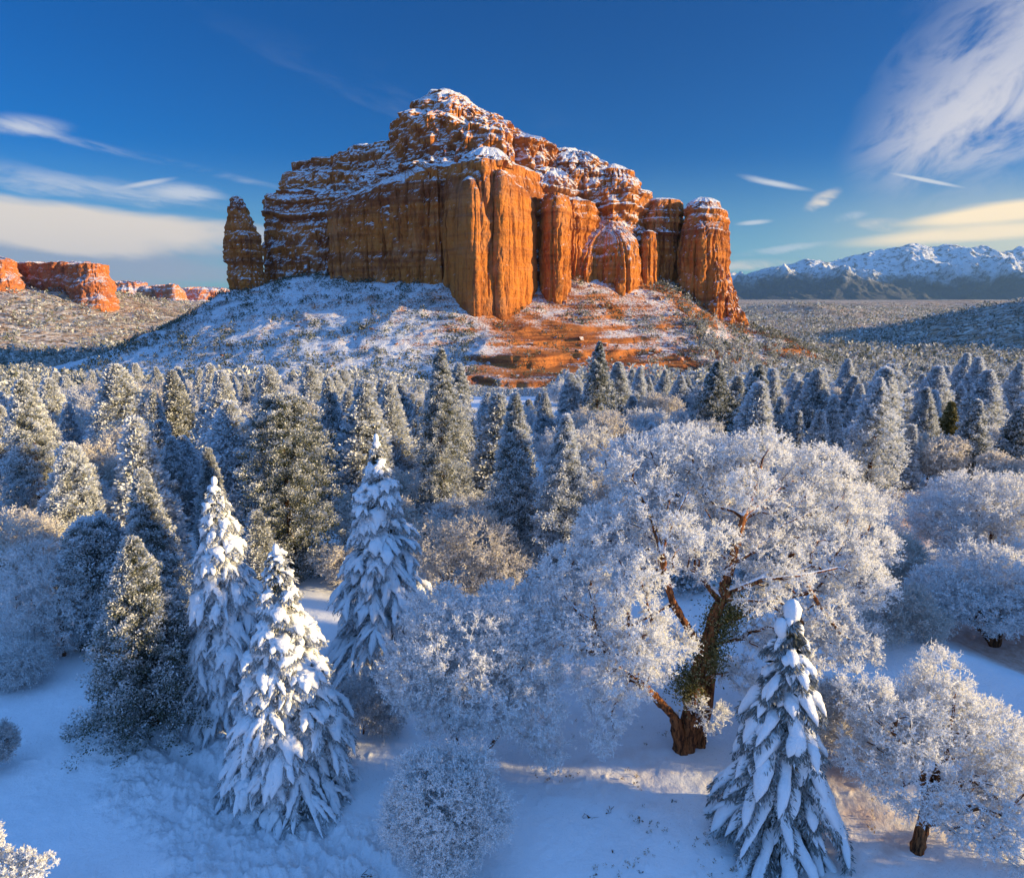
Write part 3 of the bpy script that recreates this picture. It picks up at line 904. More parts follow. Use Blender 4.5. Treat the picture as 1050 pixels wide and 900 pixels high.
def snowload_material():
    m, N, out = new_mat('settled snow on boughs')
    t = N.node('ShaderNodeTexCoord'); p = t.outputs['Object']
    n = N.noise(p, 9, 5, 0.65); n2 = N.noise(p, 40, 3, 0.6)
    b = principled(N, out, N.mix(n, (0.78, 0.80, 0.84), (0.87, 0.88, 0.90)), 0.7, 0.15, bump(N, N.m('ADD', n, N.m('MULTIPLY', n2, 0.25)), 0.7, 0.09))
    return m


MAT_NEEDLE = leaf_material('frosted juniper foliage', (0.075, 0.088, 0.050), vary=0.34)
MAT_OLIVE = leaf_material('golden green foliage', (0.11, 0.10, 0.025), (0.55, 0.50, 0.30))
MAT_SPRUCE = leaf_material('dark spruce needles', (0.035, 0.042, 0.026), transl=0.12)
MAT_RIME = leaf_material('white rime on twigs', (0.22, 0.18, 0.16), (0.94, 0.95, 0.96), 0.42)
MAT_TWIG = leaf_material('rime over tan twigs', (0.26, 0.19, 0.13), (0.86, 0.83, 0.79), 0.40)
MAT_BARK = bark_material('brown bark')
MAT_BARK_RED = bark_material('shredding red bark', (0.30, 0.115, 0.045), (0.045, 0.02, 0.012))
MAT_SNOW = snowload_material()


def unit(v):
    return v / (np.linalg.norm(v, axis=-1, keepdims=True) + 1e-9)


def tri_sprays(pts, dirs, length, width, rng, spread=0.6):
    """thin leaf or twig triangles starting at PTS and pointing roughly along DIRS"""
    n = len(pts)
    d = unit(dirs + spread * rng.normal(size=(n, 3)))
    s = unit(np.cross(d, rng.normal(size=(n, 3))))
    L = length * rng.uniform(0.6, 1.4, (n, 1)); w = width * rng.uniform(0.6, 1.3, (n, 1))
    V = np.empty((n, 4, 3))
    V[:, 0] = pts
    V[:, 1] = pts + d * L * 0.5 + s * w
    V[:, 2] = pts + d * L
    V[:, 3] = pts + d * L * 0.45 - s * w
    return V.reshape(-1, 3), np.arange(n * 4).reshape(n, 4), d


def sweep(pts, rw, rh, ns=6, jit=0.0, seed=0):
    """tubes along many polylines at once; pts (A,P,3), rw/rh (A,P) half width and half height"""
    A, Pn, _ = pts.shape
    t = np.gradient(pts, axis=1); t = unit(t)
    up = np.zeros_like(t); up[..., 2] = 1
    vert = np.abs(t[..., 2:3]) > 0.97
    up = np.where(vert, np.array([1.0, 0, 0]), up)
    side = unit(np.cross(t, up)); upn = np.cross(side, t)
    a = np.linspace(0, 2 * pi, ns, endpoint=False)
    ca, sa = np.cos(a), np.sin(a)
    ring = pts[:, :, None, :] + side[:, :, None, :] * (rw[:, :, None] * ca)[..., None] + upn[:, :, None, :] * (rh[:, :, None] * sa)[..., None]
    if jit:
        nrm = side[:, :, None, :] * ca[None, None, :, None] + upn[:, :, None, :] * sa[None, None, :, None]
        amp = jit * np.minimum(rw, rh)[:, :, None]
        ring = ring + nrm * (amp * fbm(ring / (0.17 if jit > 0.8 else 0.28) + seed, 3, 0.6))[..., None]
    V = ring.reshape(-1, 3)
    f = grid_faces(Pn, ns, True)
    Fc = (f[None] + (np.arange(A) * Pn * ns)[:, None, None]).reshape(-1, 4)
    return V, Fc


def trunk_mesh(name, h, r0, rng, mat, bend=0.15, ns=9, r1=0.02):
    n = 14
    z = np.linspace(-0.25, h, n)
    p = np.stack([bend * np.cumsum(rng.normal(size=n)) * 0.35, bend * np.cumsum(rng.normal(size=n)) * 0.35, z], 1)
    p[0:2, :2] = 0
    r = np.interp(z, [-0.3, 0.3, h], [r0 * 1.35, r0, r1])
    V, Fc = sweep(p[None], r[None], r[None], ns, 0.25, rng.uniform(0, 9))
    return mesh_np(name, V, [Fc], mat, True), p


# ------------------------------------------------------------------ frosted evergreen of the forest
def evergreen(seed, H=11.0, R=2.1, nb=150, per=60, leaf=0.26, mat=None, frost=0.6, shape='cone', lump=0.34, wid=0.40, bough=False):
    rng = np.random.RandomState(seed)
    mat = mat or MAT_NEEDLE
    tm, _ = trunk_mesh('trunk', H * 0.93, 0.022 * H, rng, MAT_BARK)
    i = np.arange(nb)
    t = 0.03 + 0.97 * ((i + 0.5) / nb) ** 0.85
    azm = i * 2.39996 + rng.uniform(-0.4, 0.4, nb)
    if shape == 'cone':
        prof = (1 - t) ** (0.70 if H > 10.2 and R > 2.3 else 0.92) * np.minimum(1, (t + 0.10) / 0.16)
    elif shape == 'column':
        prof = (1 - t ** 1.7) ** 1.05 * np.minimum(1, (t + 0.14) / 0.22)
    else:
        prof = np.sqrt(np.clip(1 - (t * 1.04 - 0.05) ** 2.6, 0, 1)) * np.minimum(1, (t + 0.2) / 0.4)
    side = 1 + 0.22 * perlin(xyz(np.cos(azm) * 1.3 + seed, np.sin(azm) * 1.3, t * 5))
    L = R * prof * side * rng.uniform(0.78, 1.12, nb) + 0.12
    z = t * H
    # clumps out along each bough
    K = 5
    s = np.array([0.22, 0.45, 0.66, 0.86, 1.0])
    cx = (np.cos(azm) * L)[:, None] * s; cy = (np.sin(azm) * L)[:, None] * s
    cz = z[:, None] + (0.10 - 0.20 * (1 - t))[:, None] * L[:, None] * s * 1.2 + 0.10 * s
    C = np.stack([cx, cy, cz], -1) + rng.normal(size=(nb, K, 3)) * 0.16 * np.clip(L, 0.2, 2)[:, None, None] * 0.6
    rad = lump * (0.65 + 0.5 * rng.uniform(size=(nb, K))) * np.clip(L / R + 0.35, 0.35, 1.1)[:, None]
    C = C.reshape(-1, 3); rad = rad.reshape(-1)
    n = len(C) * (per // K)
    idx = np.repeat(np.arange(len(C)), per // K)
    g = unit(rng.normal(size=(n, 3)))
    rr_ = rng.uniform(0, 1, (n, 1)) ** 0.45
    flat = np.array([1.25, 1.25, 0.75]) if bough else np.array([1, 1, 0.9])
    pts = C[idx] + g * rr_ * rad[idx][:, None] * flat
    outw = pts.copy(); outw[:, 2] = 0
    d = unit(outw) * 0.7 + g * 0.8 + np.array([0, 0, 0.45])
    V, Q, dd = tri_sprays(pts, d, leaf, leaf * wid, rng, 0.35)
    up = g[:, 2] * rr_[:, 0]
    rim = np.hypot(pts[:, 0], pts[:, 1]) / (np.interp(pts[:, 2] / H, t, L) + 0.15)
    fr = frost + 0.08 + 0.72 * up + 0.30 * (rr_[:, 0] - 0.75) + 0.30 * (np.clip(rim, 0, 1) - 0.8) + 0.14 * rng.normal(size=n)
    fr = fr + 0.55 * perlin(pts / (0.055 * H) + seed) + 0.25 * (rng.uniform(size=len(C))[idx] - 0.5)
    fr = np.clip(fr, 0.0, 1.0)
    cm = mesh_np('crown', V, [Q], mat, False, {'frost': ('FACE', fr)})
    return {'trunk': tm, 'crown': cm}


# ------------------------------------------------------------------ spruce bent under settled snow
def laden_spruce(seed, H=10.0, R=2.6, whorls=15, per=8, thick=0.17, droop=0.62, lobes=3, leaf=0.16, leafn=150, smooth=False, sparse=0.0, top=True, curve=0.85, jit=0.55, nfrost=0.12):
    rng = np.random.RandomState(seed)
    tm, tp = trunk_mesh('trunk', H * 0.97, 0.02 * H + 0.04, rng, MAT_BARK, 0.06)
    arms, rw, rh = [], [], []
    npt = 20
    s = np.linspace(0, 1, npt)
    for w in range(whorls):
        f = (w + 0.4) / whorls            # 0 bottom .. 1 top
        z0 = H * (0.10 + 0.87 * f ** 0.92)
        Lb = R * (1 - f) ** curve + 0.16
        k = max(4, int(round(per * (0.65 + 0.5 * (1 - f)))))
        a0 = rng.uniform(0, 2 * pi)
        for b in range(k):
            if rng.uniform() < sparse:
                continue
            a = a0 + 2 * pi * b / k + rng.uniform(-0.25, 0.25)
            L = Lb * rng.uniform(0.78, 1.15)
            dr = droop * rng.uniform(0.75, 1.25) * (1.15 - 0.35 * f)
            z0b = z0 + rng.uniform(-0.5, 0.5) * H / whorls * 0.8

            def arm(a, L, base, dr, rise=0.12):
                r_ = L * s
                zz2 = L * (rise * np.sin(s * pi * 0.6) - dr * s ** 1.6)
                aa2 = a + 0.45 * (s - 0.3) * rng.uniform(-1, 1)
                return base + np.stack([np.cos(aa2) * r_, np.sin(aa2) * r_, zz2], 1)
            m_ = arm(a, L, np.array([0, 0, z0b]), dr)
            arms.append(m_)
            env = np.clip(1 - np.abs(2 * s ** 0.85 - 1) ** 3.0, 0, 1) ** 0.6 * (0.72 + 0.45 * s)
            tw = thick * rng.uniform(0.75, 1.3) * (0.45 + 0.55 * min(1, L / 1.6))
            lump = 1 + (0.38 if not smooth else 0.14) * np.sin(s * rng.uniform(8, 16) + rng.uniform(0, 6))
            if not smooth:
                lump = lump * (0.55 + 0.9 * rng.uniform(size=npt // 4 + 1).repeat(4)[:npt]) ** 0.7
            rw.append(tw * (1.45 if not smooth else 1.2) * np.clip(env, 0.05, 1) * lump); rh.append(tw * (0.8 if not smooth else 0.95) * np.clip(env, 0.05, 1) * lump)
            for q in range(lobes):
                if L < 0.7:
                    break
                sb = rng.uniform(0.25, 0.72)
                base = m_[int(sb * (npt - 1))]
                sg = 1 if q % 2 else -1
                L2 = L * rng.uniform(0.30, 0.48)
                m2 = arm(a + sg * rng.uniform(0.45, 0.95), L2, base, dr * rng.uniform(1.0, 1.6), 0.02)
                arms.append(m2)
                t2 = tw * rng.uniform(0.6, 0.9)
                rw.append(t2 * 1.3 * np.clip(env, 0.05, 1)); rh.append(t2 * 0.8 * np.clip(env, 0.05, 1))
    arms = np.array(arms); rw = np.array(rw); rh = np.array(rh)
    rw[:, -1] = 0.012; rh[:, -1] = 0.012
    lift = np.zeros_like(arms); lift[..., 2] = rh * 0.9
    V, Fc = sweep(arms + lift, rw, rh, 12, jit if not smooth else 0.3, seed)
    Vs, Fs = [V], [Fc]; off = len(V)
    if top:
        # caps of snow on the leader
        for (zf, rr2, ox) in (((0.985, 0.31, 0.0), (0.925, 0.25, -0.38), (0.90, 0.22, 0.3)) if smooth else ((0.99, 0.15, 0.0),)):
            m_ = np.array([[ox * 0.5, 0, H * zf - rr2 * 1.3], [ox * 0.8, 0, H * zf - rr2], [ox, 0, H * zf - rr2 * 0.4], [ox, 0, H * zf + rr2 * 0.3], [ox, 0, H * zf + rr2 * 0.9], [ox, 0, H * zf + rr2 * 1.15]])
            e = rr2 * 0.92 * np.array([0.2, 0.75, 0.98, 1.0, 0.66, 0.02])
            m_[:, 2] = H * zf + (m_[:, 2] - H * zf) * 1.25
            V2, F2 = sweep(m_[None], e[None], e[None], 14, 0.25, seed + zf)
            Vs.append(V2); Fs.append(F2 + off); off += len(V2)
    sm = mesh_np('snow_load', np.vstack(Vs), [np.vstack(Fs)], MAT_SNOW, True)
    # needles under and beside each bough
    A = len(arms)
    n = A * leafn
    ai = np.repeat(np.arange(A), leafn)
    sv = rng.uniform(0.06, 1.0, n)
    fi = sv * (npt - 1); i0 = np.minimum(fi.astype(int), npt - 2); fr_ = (fi - i0)[:, None]
    base = arms[ai, i0] * (1 - fr_) + arms[ai, i0 + 1] * fr_
    tg = unit(arms[ai, i0 + 1] - arms[ai, i0])
    sd = unit(np.cross(tg, np.array([0, 0, 1.0])))
    wloc = (rw[ai, i0] + 0.05)[:, None]
    off_ = rng.uniform(-1, 1, (n, 1))
    pts = base + sd * off_ * wloc * 1.35 - np.array([0, 0, 1.0]) * rng.uniform(0.0, 1.0, (n, 1)) * wloc * 0.7
    d = tg * 0.6 + sd * off_ * 1.0 + np.array([0, 0, -0.55])
    V3, Q3, _ = tri_sprays(pts, d, leaf, leaf * 0.16, rng, 0.35)
    fr = np.clip(nfrost + 0.30 * rng.uniform(size=n) + 0.5 * (rng.uniform(size=n) < 0.14), 0, 1)
    # dark inner foliage round the stem
    ni = 2600
    zi = H * (0.06 + 0.9 * rng.uniform(size=ni)); fi_ = zi / H
    ri = R * (1 - fi_) ** curve * rng.uniform(0.05, 0.55, ni); ai2 = rng.uniform(0, 2 * pi, ni)
    p4 = np.stack([np.cos(ai2) * ri, np.sin(ai2) * ri, zi - ri * droop * 0.6], 1)
    V4, Q4, _ = tri_sprays(p4, p4 * [1, 1, 0] + [0, 0, -0.3], leaf * 1.8, leaf * 0.35, rng, 0.4)
    cm = mesh_np('crown', np.vstack([V3, V4]), [np.vstack([Q3, Q4 + len(V3)])], MAT_SPRUCE, False, {'frost': ('FACE', np.r_[fr, 0.1 * rng.uniform(size=ni)])})
    return {'trunk': tm, 'crown': cm, 'snow_load': sm}


# ------------------------------------------------------------------ rimed broadleaf: branches grown to fill lobes
def rimed_tree(seed, lobes, stems, N=900, twigs=7, sub=6, tl=0.55, fl=0.20, fw=0.035, r_tip=0.012, shell=0.5, trunk_r=None, bark=None, rime=None, frost=0.8, up=0.25, pipe=2.3, down=0.0, stem_r=None):
    """lobes: [(x,y,z,rx,ry,rz)], stems: list of polylines (the trunk first) the crown grows from"""
    rng = np.random.RandomState(seed)
    nodes, par, path = [], [], []
    for st in stems:
        st = np.asarray(st, float)
        segs = [st[0]]
        for a, b in zip(st[:-1], st[1:]):
            k = max(1, int(np.linalg.norm(b - a) / 0.35))
            for q in range(1, k + 1):
                segs.append(a + (b - a) * q / k)
        segs = np.array(segs)
        if len(nodes):
            dd = np.linalg.norm(np.array(nodes) - segs[0], axis=1); p0 = int(dd.argmin()) if dd.min() < 0.8 else -1
        else:
            p0 = -1
        for q, v in enumerate(segs):
            if q == 0 and p0 >= 0:
                prev = p0; continue
            nodes.append(v); par.append(prev if q else -1)
            path.append(0 if q == 0 else path[prev] + np.linalg.norm(v - nodes[prev])) if q else path.append(0)
            prev = len(nodes) - 1
    nstem = len(nodes)
    vol = np.array([l[3] * l[4] * l[5] for l in lobes]); vol = vol ** 0.8; vol /= vol.sum()
    li = rng.choice(len(lobes), N, p=vol)
    g = unit(rng.normal(size=(N, 3))) * (rng.uniform(0, 1, (N, 1)) ** (1 / 3 * (1 - shell) + 0.05))
    Lb = np.array(lobes)
    pts = Lb[li, :3] + g * Lb[li, 3:6]
    base = np.array(nodes)
    dist = np.min(np.linalg.norm(pts[:, None] - base[None], axis=2), axis=1)
    order = np.argsort(dist)
    M = nstem + N * 2
    arr = np.zeros((M, 3)); arr[:nstem] = base
    pl = np.zeros(M); pl[:nstem] = path
    pr = -np.ones(M, int); pr[:nstem] = par
    cnt = nstem; tips = []
    lobe_of = np.zeros(M, int)
    for o in order:
        p = pts[o]
        d = np.linalg.norm(arr[:cnt] - p, axis=1)
        c = d + 0.32 * pl[:cnt] + 0.4 * np.maximum(0, arr[:cnt, 2] - p[2])
        j = int(c.argmin())
        if d[j] > 0.7:
            mid = (arr[j] + p) / 2 + rng.normal(size=3) * 0.07 * d[j] + np.array([0, 0, 0.08 * d[j]])
            arr[cnt] = mid; pr[cnt] = j; pl[cnt] = pl[j] + d[j] / 2; lobe_of[cnt] = li[o]; j = cnt; cnt += 1
        arr[cnt] = p; pr[cnt] = j; pl[cnt] = pl[j] + np.linalg.norm(p - arr[j]); lobe_of[cnt] = li[o]; tips.append(cnt); cnt += 1
    arr = arr[:cnt]; pr = pr[:cnt]; pl = pl[:cnt]
    # pipe model
    a = np.zeros(cnt)
    haschild = np.zeros(cnt, bool); haschild[pr[pr >= 0]] = True
    a[~haschild] = r_tip ** pipe
    for q in np.argsort(-pl):
        if a[q] == 0:
            a[q] = r_tip ** pipe
        if pr[q] >= 0:
            a[pr[q]] += a[q]
    rad = a ** (1 / pipe)
    if trunk_r:
        rad = rad * (trunk_r / rad.max())
        rad = np.maximum(rad, r_tip * 0.8)
    if stem_r:
        rad[:nstem] = np.maximum(rad[:nstem], np.interp(pl[:nstem], [0, 2.5, 6.5, 13], [trunk_r, trunk_r * 0.5, trunk_r * 0.24, stem_r]))
    e = np.where(pr >= 0)[0]
    A0, A1 = arr[pr[e]], arr[e]
    r1 = rad[e]; r0 = np.minimum(rad[pr[e]], r1 * 1.6)
    big = r1 > 0.045
    Vs, Fs, off, mi = [], [], 0, []
    for msk, ns in ((big, 8), (~big, 4)):
        if not msk.any():
            continue
        a0, a1 = A0[msk], A1[msk]
        tt = np.linspace(-0.04, 1.04, 3)[None, :, None]
        pp = a0[:, None] * (1 - tt) + a1[:, None] * tt
        rr2 = r0[msk][:, None] * (1 - tt[..., 0]) + r1[msk][:, None] * tt[..., 0]
        V, Fc = sweep(pp, rr2, rr2, ns, 0.35 if ns == 8 else 0, seed)
        Vs.append(V); Fs.append(Fc + off); off += len(V)
        mi.append(np.repeat((r1[msk] < 0.030).astype(int), len(Fc) // len(pp)))
    trunk_edges = e < nstem
    mi = np.concatenate(mi)
    bm = mesh_np('branches', np.vstack(Vs), [np.vstack(Fs)], [bark or MAT_BARK, rime or MAT_RIME], True, {'frost': ('FACE', np.where(mi > 0, 0.75, 0.2))}, mi)
    # twigs and rime
    tips = np.array([q for q in range(nstem, cnt)])
    T = len(tips)
    src = np.repeat(tips, twigs)
    cen = Lb[lobe_of[src], :3]
    outw = unit(arr[src] - cen)
    d1 = unit(outw * 0.8 + rng.normal(size=(len(src), 3)) * 0.65 + np.array([0, 0, up - down]))
    l1 = tl * rng.uniform(0.5, 1.3, (len(src), 1))
    b0 = arr[src]; b1 = b0 + d1 * l1
    # twig stems: thin strips, rimed
    st_d = unit(np.cross(d1, rng.normal(size=d1.shape)))
    wv = 0.012
    V1 = np.stack([b0 - st_d * wv, b0 + st_d * wv, b1 + st_d * wv * 0.3, b1 - st_d * wv * 0.3], 1).reshape(-1, 3)
    Q1 = np.arange(len(V1)).reshape(-1, 4)
    fr1 = np.clip(rng.uniform(0.5, 1.0, len(Q1)), 0, 1)
    u = rng.uniform(0.15, 1.05, (len(src) * sub, 1))
    ri = np.repeat(np.arange(len(src)), sub)
    p2 = b0[ri] + (b1 - b0)[ri] * u
    V2, Q2, _ = tri_sprays(p2, d1[ri] * 0.7 + np.array([0, 0, 0.15 - down]), fl, fw, rng, 0.75)
    fr2 = np.clip(frost + 0.10 + 0.12 * rng.normal(size=len(Q2)), 0, 1)
    cm = mesh_np('crown', np.vstack([V1, V2]), [np.vstack([Q1, Q2 + len(V1)])], rime or MAT_RIME, False, {'frost': ('FACE', np.r_[fr1, fr2])})
    return {'branches': bm, 'crown': cm}


def put(name, parts, loc, rotz=0.0, scale=(1, 1, 1), label=None, cat='tree', group=None):
    root = link(name, None, None, loc, rotz, scale)
    root.empty_display_size = 0.3
    for k, me in parts.items():
        link(k, me, root)
    tag(root, label, cat, group)
    return root


def copy_tree(root, loc, rotz, scale, label, group, name=None):
    r = root.copy(); COL.objects.link(r)
    if name:
        r.name = name
    r.location = loc; r.rotation_euler = (0, 0, rotz); r.scale = scale
    r['label'] = label
    if group:
        r['group'] = group
    for ch in list(root.children):
        c = ch.copy(); COL.objects.link(c); c.parent = r
    return r
# ------------------------------------------------------------------ foreground trees, each from its foot and its tip
def foot(px, py):
    return ground_at(px, py)


def height_to(px_top, py_top, Y, z0):
    return P(px_top, py_top, Y)[2] - z0


def sized(pxb, pyb, py_top, wpx):
    x, y, z = foot(pxb, pyb)
    H = height_to(pxb, py_top, y, z)
    dist = math.hypot(y, HC - z - H * 0.35)
    R = 0.5 * wpx * dist / F
    return (x, y, z), H, R


# the four spruces under heavy snow
L0, H0, R0 = sized(242, 726, 490, 104)
put('snow_laden_spruce', laden_spruce(101, H0, R0 * 1.0, whorls=19, per=8, thick=0.15, droop=0.95, lobes=5, leafn=150, sparse=0.05, curve=0.72, nfrost=0.4, jit=0.9), L0, 0.4,
    label='tall narrow spruce bowed under snow, behind and left of the wider spruce')
L0, H0, R0 = sized(302, 808, 560, 134)
put('snow_laden_spruce', laden_spruce(102, H0, R0 * 1.0, whorls=17, per=9, thick=0.16, droop=0.66, lobes=6, leafn=150, sparse=0.04, jit=1.0, nfrost=0.32, curve=0.80), L0, 1.1,
    label='broad spruce cloaked in clumped snow at the edge of the churned snow clearing')
L0, H0, R0 = sized(396, 688, 446, 122)
put('snow_laden_spruce', laden_spruce(103, H0, R0 * 1.05, whorls=19, per=9, thick=0.16, droop=0.66, lobes=5, leafn=150, jit=0.9, nfrost=0.4, sparse=0.03, curve=0.85), L0, 2.0,
    label='tallest snow draped spruce, its white boughs fanning out left of the frosty bushes')
L0, H0, R0 = sized(790, 866, 622, 128)
put('snow_laden_spruce', laden_spruce(104, H0, R0 * 1.0, whorls=11, per=9, thick=0.20, droop=0.88, lobes=1, leafn=420, leaf=0.19, smooth=True, sparse=0.06, curve=0.78), L0, 0.2,
    label='young spruce with thick smooth snow pillows and a round snow knob on top')

# big dark evergreen left of the spruces, and its neighbours
L0, H0, R0 = sized(158, 742, 556, 108)
put('snowy_juniper', evergreen(110, H0, R0 * 1.2, nb=430, per=330, leaf=0.105, frost=0.34, shape='cone', lump=0.40), L0, 0.0,
    label='bushy dark green juniper dabbed with snow at the left edge of the clearing')
fore_ev = [
    # foot px,py, top py, width, frost, shape, label
    (165, 655, 484, 78, 0.62, 'cone', 'frosted conifer with a sunlit point right behind the bushy dark juniper'),
    (92, 610, 457, 92, 0.62, 'cone', 'broad frosted conifer with sunlit tiers above the shaded rimed tree at the left'),
    (112, 655, 535, 70, 0.50, 'round', 'low dark frosted juniper tucked between the rimed tree and the bushy juniper'),
    (48, 560, 392, 74, 0.60, 'cone', 'tall frosted conifer near the left edge with a sunlit right side'),
    (302, 590, 408, 98, 0.40, 'round', 'large yellow green juniper lit by the sun above the snow laden spruces'),
    (456, 552, 360, 66, 0.66, 'column', 'tallest slim frosted conifer, its point reaching the foot of the butte'),
    (528, 580, 406, 58, 0.50, 'column', 'dark columnar conifer standing left of the sunlit pale green one'),
    (578, 592, 428, 76, 0.58, 'column', 'pale green frosted conifer beside the big rimed crown, with a dark gap at its foot'),
    (887, 520, 390, 70, 0.66, 'column', 'rounded tall frosted conifer standing over the right side of the big rimed tree'),
    (794, 495, 409, 26, 0.68, 'cone', 'slim white frosted conifer paired with a greener one above the big rimed crown'),
    (812, 497, 424, 24, 0.42, 'cone', 'slim greenish conifer paired with a whiter one above the big rimed crown'),
    (967, 478, 414, 32, -0.1, 'cone', 'small golden green conifer free of frost in the right forest'),
    (928, 500, 438, 18, 0.72, 'cone', 'small pointed white conifer by the dark gap in the right forest'),
    (612, 455, 352, 42, 0.46, 'column', 'tall green conifer rising in front of the orange ledges, leftmost of a dense row'),
    (472, 455, 374, 36, 0.55, 'cone', 'conifer peeking out behind the tallest slim frosted conifer'),
    (222, 560, 462, 34, 0.58, 'cone', 'short sunlit conifer above the narrow bowed spruce'),
    (185, 540, 450, 52, 0.55, 'cone', 'frosted conifer between pale shrubs on the left of the large yellow green juniper'),
    (990, 500, 412, 56, 0.55, 'cone', 'dark skirted frosted conifer right of the golden green one'),
    (1035, 500, 418, 60, 0.50, 'cone', 'dark skirted conifer at the right edge above the rimed shrubs'),
    (730, 455, 372, 50, 0.44, 'column', 'double topped green conifer right above the big rimed crown'),
    (770, 490, 376, 56, 0.46, 'column', 'greener conifer leaning over the right shoulder of the big rimed crown'),
]
for i, (px, pyb, pyt, w, fr, shp, lab) in enumerate(fore_ev):
    L0, H0, R0 = sized(px, pyb, pyt, w)
    golden = fr < 0
    big = L0[1] < 62
    put('snowy_juniper' if shp == 'round' else 'snowy_conifer',
        evergreen(120 + i, H0, R0, nb=330 if big else 200, per=260 if big else 130, leaf=0.125 if big else 0.20, frost=0.05 if golden else fr + 0.02, shape=shp, lump=0.36,
                  mat=MAT_OLIVE if golden else None), L0, i * 1.3, label=lab)

# ---- the great rimed tree
bx_, by_, bz_ = foot(700, 768)


def rel(px, py, dY, b=None):
    b = b or (bx_, by_, bz_)
    q = P(px, py, b[1] + dY)
    return (q[0] - b[0], q[1] - b[1], q[2] - b[2])


def lob(px, py, dY, rp, b=None, ry=None, rz=None):
    b = b or (bx_, by_, bz_)
    q = rel(px, py, dY, b)
    k = math.hypot(b[1] + dY, 8) / F
    return (*q, rp * k, (ry or rp) * k, (rz or rp * 0.9) * k)


lobes = [lob(655, 475, 4.0, 40, rz=24), lob(700, 462, 4.6, 40, rz=22), lob(745, 470, 4.8, 34, rz=20), lob(665, 520, 2.5, 44, rz=26), lob(715, 515, 3.4, 38, rz=24),
         lob(625, 545, 1.6, 38, rz=24), lob(590, 585, 0.8, 36, rz=24), lob(565, 610, 1.4, 34, rz=24), lob(640, 590, -0.4, 36, rz=24), lob(600, 640, -0.6, 36, rz=22), lob(655, 640, -1.6, 32, rz=24),
         lob(645, 690, -2.2, 36, rz=26), lob(612, 700, -1.6, 26, rz=22), lob(618, 752, -2.6, 18, rz=16), lob(668, 668, -2.4, 24, rz=20), lob(585, 655, -0.2, 26, rz=20), lob(622, 728, -2.4, 22, rz=22), lob(690, 660, -1.2, 22, rz=16), lob(690, 560, 1.5, 28, rz=20),
         lob(835, 480, 5.0, 38, rz=22), lob(800, 520, 3.6, 42, rz=24), lob(860, 520, 4.2, 38, rz=24), lob(895, 560, 3.0, 24, rz=18), lob(850, 565, 2.2, 44, rz=24), lob(790, 570, 1.4, 36, rz=22),
         lob(880, 600, 1.0, 32, rz=22), lob(835, 620, 0.4, 42, rz=24), lob(870, 655, -0.2, 34, rz=22), lob(815, 665, -0.4, 36, rz=22), lob(780, 640, 0.6, 30, rz=20), lob(755, 545, 2.6, 28, rz=18), lob(725, 730, -0.9, 18, rz=13), lob(722, 575, 0.9, 26, rz=18), lob(735, 500, 3.6, 30, rz=22), lob(770, 500, 1.2, 24, rz=16), lob(775, 610, -0.6, 24, rz=13), lob(700, 545, -0.4, 20, rz=14), lob(670, 580, -1.2, 24, rz=16), lob(812, 598, -0.9, 20, rz=11), lob(745, 555, -0.2, 16, rz=12), lob(782, 460, 3.6, 26, rz=18), lob(760, 690, 0.8, 22, rz=14)]
stems = [[(0, 0, -0.4), rel(692, 735, -0.3), rel(664, 707, -0.8), rel(645, 690, -1.4)],
         [(0.05, 0, -0.4), (0.3, 0.05, 0.4), rel(708, 715, -0.1), rel(722, 670, 0.0), rel(733, 632, 0.1), rel(748, 606, 0.0), rel(780, 594, -0.1), rel(822, 590, -0.2), rel(858, 582, 0.1)],
         [rel(722, 670, 0.0), rel(704, 642, -0.3), rel(690, 618, -0.4), rel(682, 590, -0.2), rel(678, 565, 0.2), rel(668, 530, 1.2), rel(655, 500, 2.2)],
         [rel(733, 632, 0.1), rel(748, 585, 0.6), rel(762, 530, 1.4), rel(775, 500, 2.0), rel(782, 470, 2.6)],
         [rel(678, 565, 0.2), rel(690, 535, 0.8), rel(705, 505, 1.8)],
         [rel(762, 530, 1.4), rel(800, 500, 2.6)],
         [rel(690, 618, -0.4), rel(650, 640, -0.8), rel(605, 640, -0.6)], [rel(822, 590, -0.2), rel(840, 620, -0.6), rel(862, 650, -0.8)]]
parts = rimed_tree(201, lobes, stems, N=4000, twigs=8, sub=9, tl=0.40, fl=0.105, fw=0.022, trunk_r=0.38, bark=MAT_BARK_RED, frost=0.88, r_tip=0.010, shell=0.6, stem_r=0.05)
root = put('rimed_cottonwood', parts, (bx_, by_, bz_), label='great spreading tree white with rime, with reddish trunks, in the middle right of the picture')
# second reddish stem rising beside the first
st = np.array([[rel(716, 770, 0.4), rel(716, 752, 0.45), rel(722, 720, 0.5), rel(728, 680, 0.6), rel(730, 640, 0.7)]])
st[0, 0, 2] = -0.3
V, Fc = sweep(np.repeat(st, 1, 0), np.array([[0.42, 0.38, 0.34, 0.30, 0.22]]), np.array([[0.42, 0.38, 0.34, 0.30, 0.22]]), 14, 0.5, 3)
link('trunk', mesh_np('trunk', V, [Fc], MAT_BARK_RED, True), root)
# olive green mistletoe like foliage still clinging round the fork
rng = np.random.RandomState(5)
n = 9000
c = np.array([rel(738, 640, 0.2), rel(750, 620, 0.2), rel(727, 672, -0.1), rel(705, 700, -0.2)])
ci = rng.randint(0, 4, n)
p = c[ci] + rng.normal(size=(n, 3)) * np.array([0.38, 0.35, 0.45])
V, Q, _ = tri_sprays(p, rng.normal(size=(n, 3)), 0.12, 0.03, rng, 0.5)
link('leaf_clump', mesh_np('leaf_clump', V, [Q], MAT_OLIVE, False, {'frost': ('FACE', np.clip(rng.normal(0.15, 0.25, n), 0, 1))}), root)

# ---- the other rimed trees and bushes


